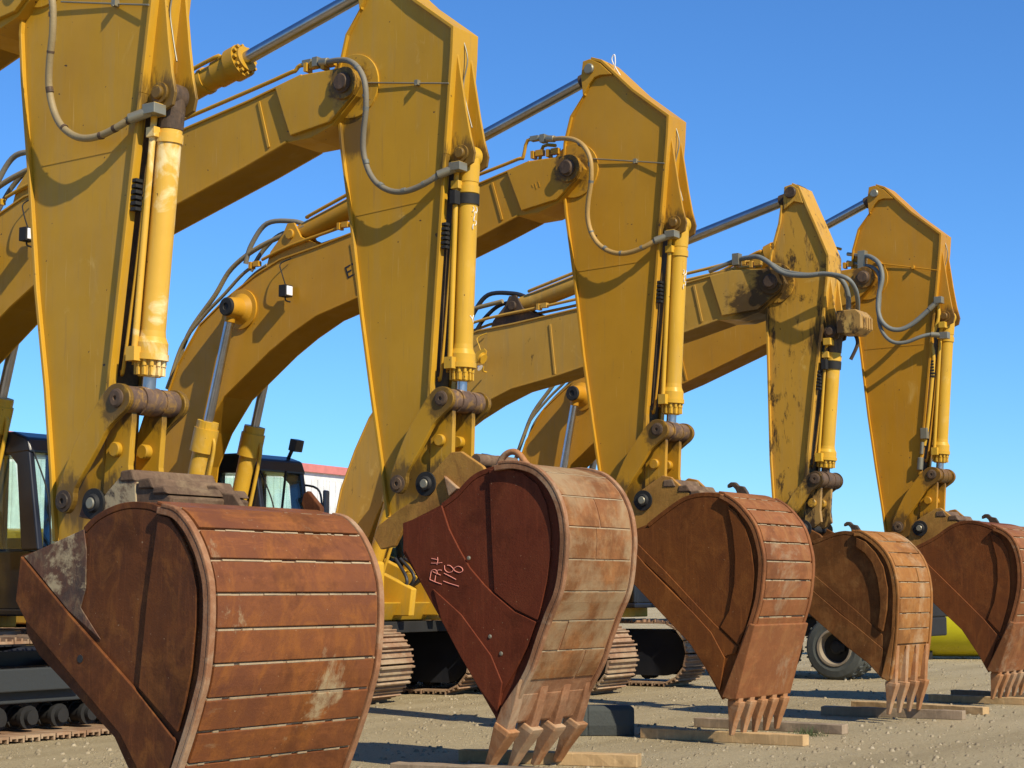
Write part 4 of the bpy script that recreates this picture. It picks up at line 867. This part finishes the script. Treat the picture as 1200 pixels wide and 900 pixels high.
    # ears
    EAR = {1: ([(92, 606), (96, 592), (106, 584), (118, 588), (124, 578), (146, 552), (153, 551), (158, 562), (160, 600), (120, 612)], 'mud_plate'),
           2: ([(438, 630), (443, 616), (466, 598), (488, 584), (497, 566), (505, 556), (528, 530), (540, 529), (565, 546), (572, 556), (520, 596), (474, 616), (462, 640), (446, 644)], 'ear_yellow'),
           3: ([(738, 600), (740, 588), (752, 574), (776, 557), (786, 559), (800, 572), (812, 582), (800, 592), (770, 612), (740, 628), (733, 616)], 'ear_yellow'),
           4: ([(925, 634), (930, 622), (945, 618), (960, 626), (968, 634), (950, 650), (930, 652)], 'rust_side_4'),
           5: ([(1064, 632), (1068, 615), (1078, 607), (1096, 596), (1102, 595), (1118, 608), (1124, 614), (1106, 628), (1080, 642), (1064, 642)], 'ear_yellow')}[m]
    q = [yz(x, y, X-.33) for x, y in EAR[0]]
    g = MB()
    for s_ in (-.33, .28): g.prism(q, X+s_, X+s_+.05)
    each(g, 'bucket_ear', EAR[1], b, .008)
    if m != 4:
        ys = [p[0] for p in q]; e_ = {1: (152, 557), 2: (548, 541), 3: (786, 566), 5: (1104, 602)}[m]; c_ = yz(*e_, X-.33)
        g = MB(); wd = {1: .55, 2: .3, 3: .30, 5: .30}[m]
        if m == 2: g.cyl((X-.2, c_[0]+.0, c_[1]+.02), (X+.45, c_[0]+.0, c_[1]+.02), .065, 20, .01)
        else:
            for (dy, dz, hh) in ((.02, .0, .045), (-.17, -.065, .04), (-.32, -.12, .03)): g.prism([(c_[0]+dy+.08, c_[1]+dz-hh), (c_[0]+dy+.07, c_[1]+dz+hh*.8), (c_[0]+dy-.04, c_[1]+dz+hh), (c_[0]+dy-.09, c_[1]+dz-hh)], X-.34, X+wd)
            g.prism([(c_[0]+.12, c_[1]-.06), (c_[0]-.1, c_[1]-.06), (c_[0]-.42, c_[1]-.17), (c_[0]-.40, c_[1]-.26), (c_[0]+.1, c_[1]-.2)], X-.32, X+wd-.02)
        each(g, 'hinge_crossbeam', 'brown_dirt', b, .014)
        if m == 2:
            g = MB(); P = [(583, 549), (588, 538), (595, 531), (603, 529.5), (610, 534), (615, 541), (621, 548)]; g.tube([(13.6, *yz(x, y, 13.6)) for x, y in P], .03, 10, 4)
            g.build('lifting_eye', 'rust_tooth', b)
            g = MB(); P = [(519, 563), (537, 580), (523, 583), (524, 580)]; g.prism([yz(x, y, X-.36) for x, y in ((520, 557), (537, 572), (526, 582))], X-.37, X-.30); g.build('gusset', 'rust_tooth', b, .01)
    # lifting hook on the wrapper
    HK = {1: (250, 573, 2.1), 3: (860, 567, 1), 4: (995, 613, .8), 5: (1157, 604, .85)}
    if m in HK:
        hx, hy, k = HK[m]; xh = X+(.25 if m == 1 else 0.15)
        P = [(-8, 4), (-7, 0), (-2, -1), (0, 3), (4, 1), (9, 2), (14, 9), (17, 20), (6, 15), (2, 9), (-2, 9), (-3, 4), (-5, 4)]
        P = [(-8, 5), (-8, 1), (-4, -2), (1, -2), (5, 2), (11, 3), (15, 9), (20, 21), (2, 17), (3, 10), (1, 6), (-2, 3), (-5, 4)]
        g = MB(); g.prism([yz(hx+a_*k, hy+c_*k, xh) for a_, c_ in P], xh, xh+.055); g.build('lifting_hook', 'grease_metal' if m != 1 else 'brown_dirt', b, .01)
    if m == 1:
        g = MB(); g.prism([yz(x, y, 9.6) for x, y in ((354, 588), (357, 576), (365, 576), (374, 592), (374, 600), (356, 600))], 10.35, 10.62)
        # far side cutter tip above the wrapper edge
        P = [(353, 590), (355, 579), (360, 575), (375, 594), (376, 602), (356, 600)]; g = MB(); g.prism([yz(x, y, 10.75) for x, y in P], 10.75, 10.80); g.build('cutter_tip', 'rust_side_1', b, .008)
        c_ = yz(94, 772, xs-.031); g = MB(); g.lathe((xs-.034, *c_), (xs-.0305, *c_), [(0, .028), (.0035, .028)], 16); g.build('bolt_hole', 'decal_black', b)
    if m == 2:   # chalk marks
        g = MB(); X_ = xs-.0275
        S_ = [[(262, 355), (300, 372), (345, 388)], [(262, 355), (266, 330), (271, 305)], [(297, 368), (300, 345), (303, 325)],
              [(283, 300), (310, 312), (338, 324)], [(268, 312), (276, 292), (298, 286), (314, 300), (310, 318)], [(306, 300), (325, 288), (346, 290)],
              [(274, 207), (298, 212), (320, 217)], [(272, 240), (310, 240), (348, 236)], [(316, 198), (318, 222), (312, 250)],
              [(358, 366), (400, 382), (466, 402)], [(362, 311), (400, 330), (446, 355)],
              [(365, 255), (368, 285), (390, 304), (418, 300), (435, 275), (462, 262), (488, 275), (492, 295), (470, 306), (440, 295), (424, 275), (405, 258), (385, 255)]]
        for st in S_:
            pts = [yz(460+a_/6, 620+c_/6, X_) for a_, c_ in st]; g.tube([(X_, *p) for p in pts], .0045, 4, 5)
        g.build('chalk_lettering', 'chalk', b)
        g = MB()
        for (x, y) in ((574, 746), (587, 766), (549, 654)):
            p = yz(x, y, xs-.028); g.lathe((xs-.034, *p), (xs-.02, *p), [(0, .012), (.006, .02), (.014, .02)], 10)
        each(g, 'stud', 'fitting', b)
    return b

def grime(mname, pts, off, mats_seed, r0=.12, r1=.55, amt=.9):
    m_ = MATS[mname]; t = m_.node_tree; b = t.nodes['Principled BSDF']; src = b.inputs['Base Color'].links[0].from_socket
    tc = t.nodes.new('ShaderNodeTexCoord'); fl = t.nodes.new('ShaderNodeVectorMath'); fl.operation = 'MULTIPLY'; fl.inputs[1].default_value = (0.15, 1, 1)
    t.links.new(tc.outputs['Object'], fl.inputs[0]); tot = None
    for (y, z) in pts:
        d = t.nodes.new('ShaderNodeVectorMath'); d.operation = 'DISTANCE'; d.inputs[1].default_value = (0, y-off.y, z-off.z); t.links.new(fl.outputs[0], d.inputs[0])
        mr = N(t, 'ShaderNodeMapRange'); mr.inputs[1].default_value = r0; mr.inputs[2].default_value = r1; mr.inputs[3].default_value = 1; mr.inputs[4].default_value = 0
        t.links.new(d.outputs['Value'], mr.inputs[0])
        if tot is None: tot = mr.outputs[0]
        else:
            mx = t.nodes.new('ShaderNodeMath'); mx.operation = 'MAXIMUM'; t.links.new(tot, mx.inputs[0]); t.links.new(mr.outputs[0], mx.inputs[1]); tot = mx.outputs[0]
    ad = t.nodes.new('ShaderNodeMath'); ad.operation = 'MULTIPLY_ADD'; ad.inputs[1].default_value = .62; t.links.new(tot, ad.inputs[0]); t.links.new(noise(t, 5.5, 7, .7, None, .4), ad.inputs[2])
    f_ = ramp(t, ad.outputs[0], [(.78, B3(0)), (.98, B3(amt))])
    t.links.new(mix(t, f_, src, (0.045, 0.028, 0.014)), b.inputs['Base Color'])
for m in (1, 2, 3, 4, 5):
    A_ = arm_frame(m); off_ = Vector((XC[m], SLEW[m][0], 0))
    grime('yellow_paint_%d' % m, [PIV[m], A_(a2(517, 467, -.32)), A_(a2(466, 567, -.32)), A_(a2(499, 567, -.34)), A_(a2(543, 190, -.13))]+([A_(a2(410, 160))] if m in (2, 4) else []), off_, m, r0=.08, amt=.75 if m != 4 else .92, r1=.40 if m != 4 else .55)
    if m == 4: grime('yellow_boom_4', [PIV[4], (PIV[4][0]+.3, PIV[4][1]-.3)], off_, m, r1=.6)
for m in (1, 2, 3, 4, 5):
    root = empty('excavator', (XC[m], SLEW[m][0], 0)); tag(root, LAB[m], 'excavator', GROUP)
    body(root, m); boom(root, m); arm(root, m); bucket(root, m)

# ------------------------------------------------------------------ timbers under the teeth
TG = 'timbers laid under the bucket teeth'
def timber(p0, p1, hh, dd, mat, label):
    a_, c_ = ground(*p0), ground(*p1); ang = math.atan2(c_.y-a_.y, c_.x-a_.x); L = (c_-a_).length
    g = MB(); nrm_ = Vector((-math.sin(ang), math.cos(ang), 0))
    if nrm_.dot(FW) < 0: nrm_ = -nrm_
    c = (a_+c_)/2+nrm_*dd/2; rt = empty('tmp', (0, 0, 0)); bpy.data.objects.remove(rt)
    rr = random.Random(label); P = []
    n = 14; vs = []
    for i in range(n+1):
        s_ = (i/n-.5)*L
        for (u_, z_) in ((-dd/2, 0), (dd/2, 0), (dd/2, hh), (-dd/2, hh)):
            q = c+Vector((math.cos(ang), math.sin(ang), 0))*s_+nrm_*(u_+rr.uniform(-.004, .004)); vs.append((q.x, q.y, z_+(rr.uniform(-.004, .004) if z_ else .001)))
    fs = [(0, 1, 2, 3), tuple(n*4+k for k in (3, 2, 1, 0))]
    for i in range(n):
        for j in range(4): fs.append((i*4+j, i*4+(j+1) % 4, i*4+4+(j+1) % 4, i*4+4+j))
    vs = [Vector(v_)-c for v_ in vs]
    g.add(vs, fs); o_ = g.build('timber', mat, None, .006); o_.location = c
    tag(o_, label, 'timber', TG)
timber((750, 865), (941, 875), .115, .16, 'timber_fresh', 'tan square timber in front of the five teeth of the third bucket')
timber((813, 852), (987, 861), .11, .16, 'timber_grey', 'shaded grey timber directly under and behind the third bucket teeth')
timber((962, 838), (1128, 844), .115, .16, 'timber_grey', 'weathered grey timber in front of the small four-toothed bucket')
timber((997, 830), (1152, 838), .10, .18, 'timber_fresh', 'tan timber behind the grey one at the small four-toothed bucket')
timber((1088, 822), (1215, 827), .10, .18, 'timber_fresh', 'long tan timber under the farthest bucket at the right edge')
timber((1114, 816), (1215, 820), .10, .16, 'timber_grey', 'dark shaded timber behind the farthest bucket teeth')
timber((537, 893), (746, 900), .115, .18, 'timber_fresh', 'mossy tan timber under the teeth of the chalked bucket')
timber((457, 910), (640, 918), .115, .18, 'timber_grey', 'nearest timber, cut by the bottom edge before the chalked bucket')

# rubber block beside the second bucket
a_, c_ = ground(662, 862), ground(756, 862); c = (a_+c_)/2; ang = math.atan2(c_.y-a_.y, c_.x-a_.x)
g = MB(); L = (c_-a_).length
pr = [(-.17, .0), (.17, .0), (.19, .10), (.16, .30), (.10, .335), (-.12, .335), (-.17, .29), (-.19, .12)]
vs = []
for i, (f_, k_) in enumerate(((-.5, .86), (-.46, .97), (-.1, 1), (-.085, .93), (-.07, 1), (.44, 1.0), (.5, .85))):
    for (u_, z_) in pr: vs.append((f_*L, u_*k_, (z_-.16)*k_+.16 if z_ else .002))
fs = [tuple(range(8))[::-1], tuple(range(48, 56))]
for i in range(6):
    for j in range(8): fs.append((i*8+j, i*8+(j+1) % 8, i*8+8+(j+1) % 8, i*8+8+j))
g.add(vs, fs); o_ = g.build('rubber_block', 'rubber_block', None, .05); o_.location = c+Vector((0, .15, 0)); o_.rotation_euler.z = ang
tag(o_, 'black rubber dock bumper lying on the gravel behind the chalked bucket teeth', 'block')

# ------------------------------------------------------------------ wheeled machine and tank far right
wc = ground(978, 797); ax = Vector((1, 0.0, 0))
rt = empty('wheeled_trailer', (wc.x, wc.y+.6, 0)); tag(rt, 'dark wheeled trailer with dusty tan-rimmed dual tyres behind the small bucket', 'trailer')
def wheel(cx, cy, r=.58, w_=.34):
    g = MB(); g.lathe((cx, cy, r), (cx+w_, cy, r), [(0, .30), (.012, .36), (-.0, .42), (.02, .53), (.07, .575), (.27, .575), (.32, .53), (.34, .42), (.34, .3)], 44, False)
    for k in range(40):
        q = k*2*math.pi/40; g.box((cx+w_/2+(.06 if k % 2 else -.06), cy+math.cos(q)*.578, r+math.sin(q)*.578), (.13, .03, .03), 0, q)
    wh = g.build('wheel', 'tyre_rubber', rt)
    g = MB(); g.lathe((cx-.004, cy, r), (cx+.25, cy, r), [(0, .30), (0, .335), (.02, .345), (.03, .30), (.16, .27), (.22, .26)], 32, False); g.build('rim', 'rim_tan', wh)
    g = MB(); g.lathe((cx+.20, cy, r), (cx+.08, cy, r), [(0, .29), (.02, .27), (.03, .13), (.09, .12), (.11, .08)], 28); g.build('hub', 'black_dull', wh)
for k in (0, 1): wheel(wc.x+k*.40, wc.y)
for k in (0, 1): wheel(wc.x+k*.40, wc.y+1.5)
g = MB(); g.box((wc.x+1.3, wc.y+1.0, .95), (2.0, 4.6, .35)); g.box((wc.x+1.3, wc.y+.9, 1.5), (2.3, 4.4, .75)); g.box((wc.x+.3, wc.y+1.9, .62), (.5, 1.0, .4)); g.build('chassis', 'black_dull', rt, .03)
g = MB(); g.box((wc.x+1.2, wc.y-.1, .58), (2.2, .14, .14)); g.build('axle', 'black_dull', rt, .02)
tcn = ground(1118, 772)
tk = empty('storage_tank', (tcn.x, tcn.y, 0)); tag(tk, 'rounded lime yellow tank lying on the gravel beyond the farthest bucket', 'tank')
g = MB(); a_ = Vector((tcn.x-1.3, tcn.y+1.2, .78)); u_ = Vector((.35, -.94, 0)).normalized()
p0 = Vector((tcn.x, tcn.y+.3, 1.05))-FW*0-RT*1.4; p1 = p0+RT*4.2-FW*.3; Lt = (p1-p0).length
g.lathe(p0, p1, [(0, .05), (.03, .40), (.10, .74), (.22, .92), (.4, 1.0), (Lt-.4, 1.0), (Lt-.2, .76), (Lt-.05, .44), (Lt, .05)], 40); g.build('tank_shell', 'lime_tank', tk)
g = MB()
for f_ in (.22, .8): c = p0.lerp(p1, f_); g.box((c.x, c.y, .10), (.3, 1.1, .2), math.atan2((p1-p0).y, (p1-p0).x))
g.build('saddle', 'black_dull', tk)
g = MB(); c = p0+FW*1.5; g.box((c.x+.3, c.y, 1.25), (1.2, .9, .9), .6); g.build('tank_box', 'lime_tank', tk, .05)

# weed tuft
c = ground(946, 862); g = MB(); rr = random.Random(5)
for i in range(90):
    q = rr.random()*6.28; l = rr.uniform(.04, .13); o_ = Vector((rr.gauss(0, .06), rr.gauss(0, .10), 0)); d_ = Vector((math.cos(q), math.sin(q), 0))
    g.add([o_-d_.orthogonal()*.0+Vector((0, .004, 0)), o_-Vector((0, .004, 0)), o_+d_*l*.6+Vector((0, 0, l))], [(0, 1, 2)])
o_ = g.build('weed_tuft', 'weed'); o_.location = c; tag(o_, 'small green weed growing by the end of the timber under the third bucket', 'weed')
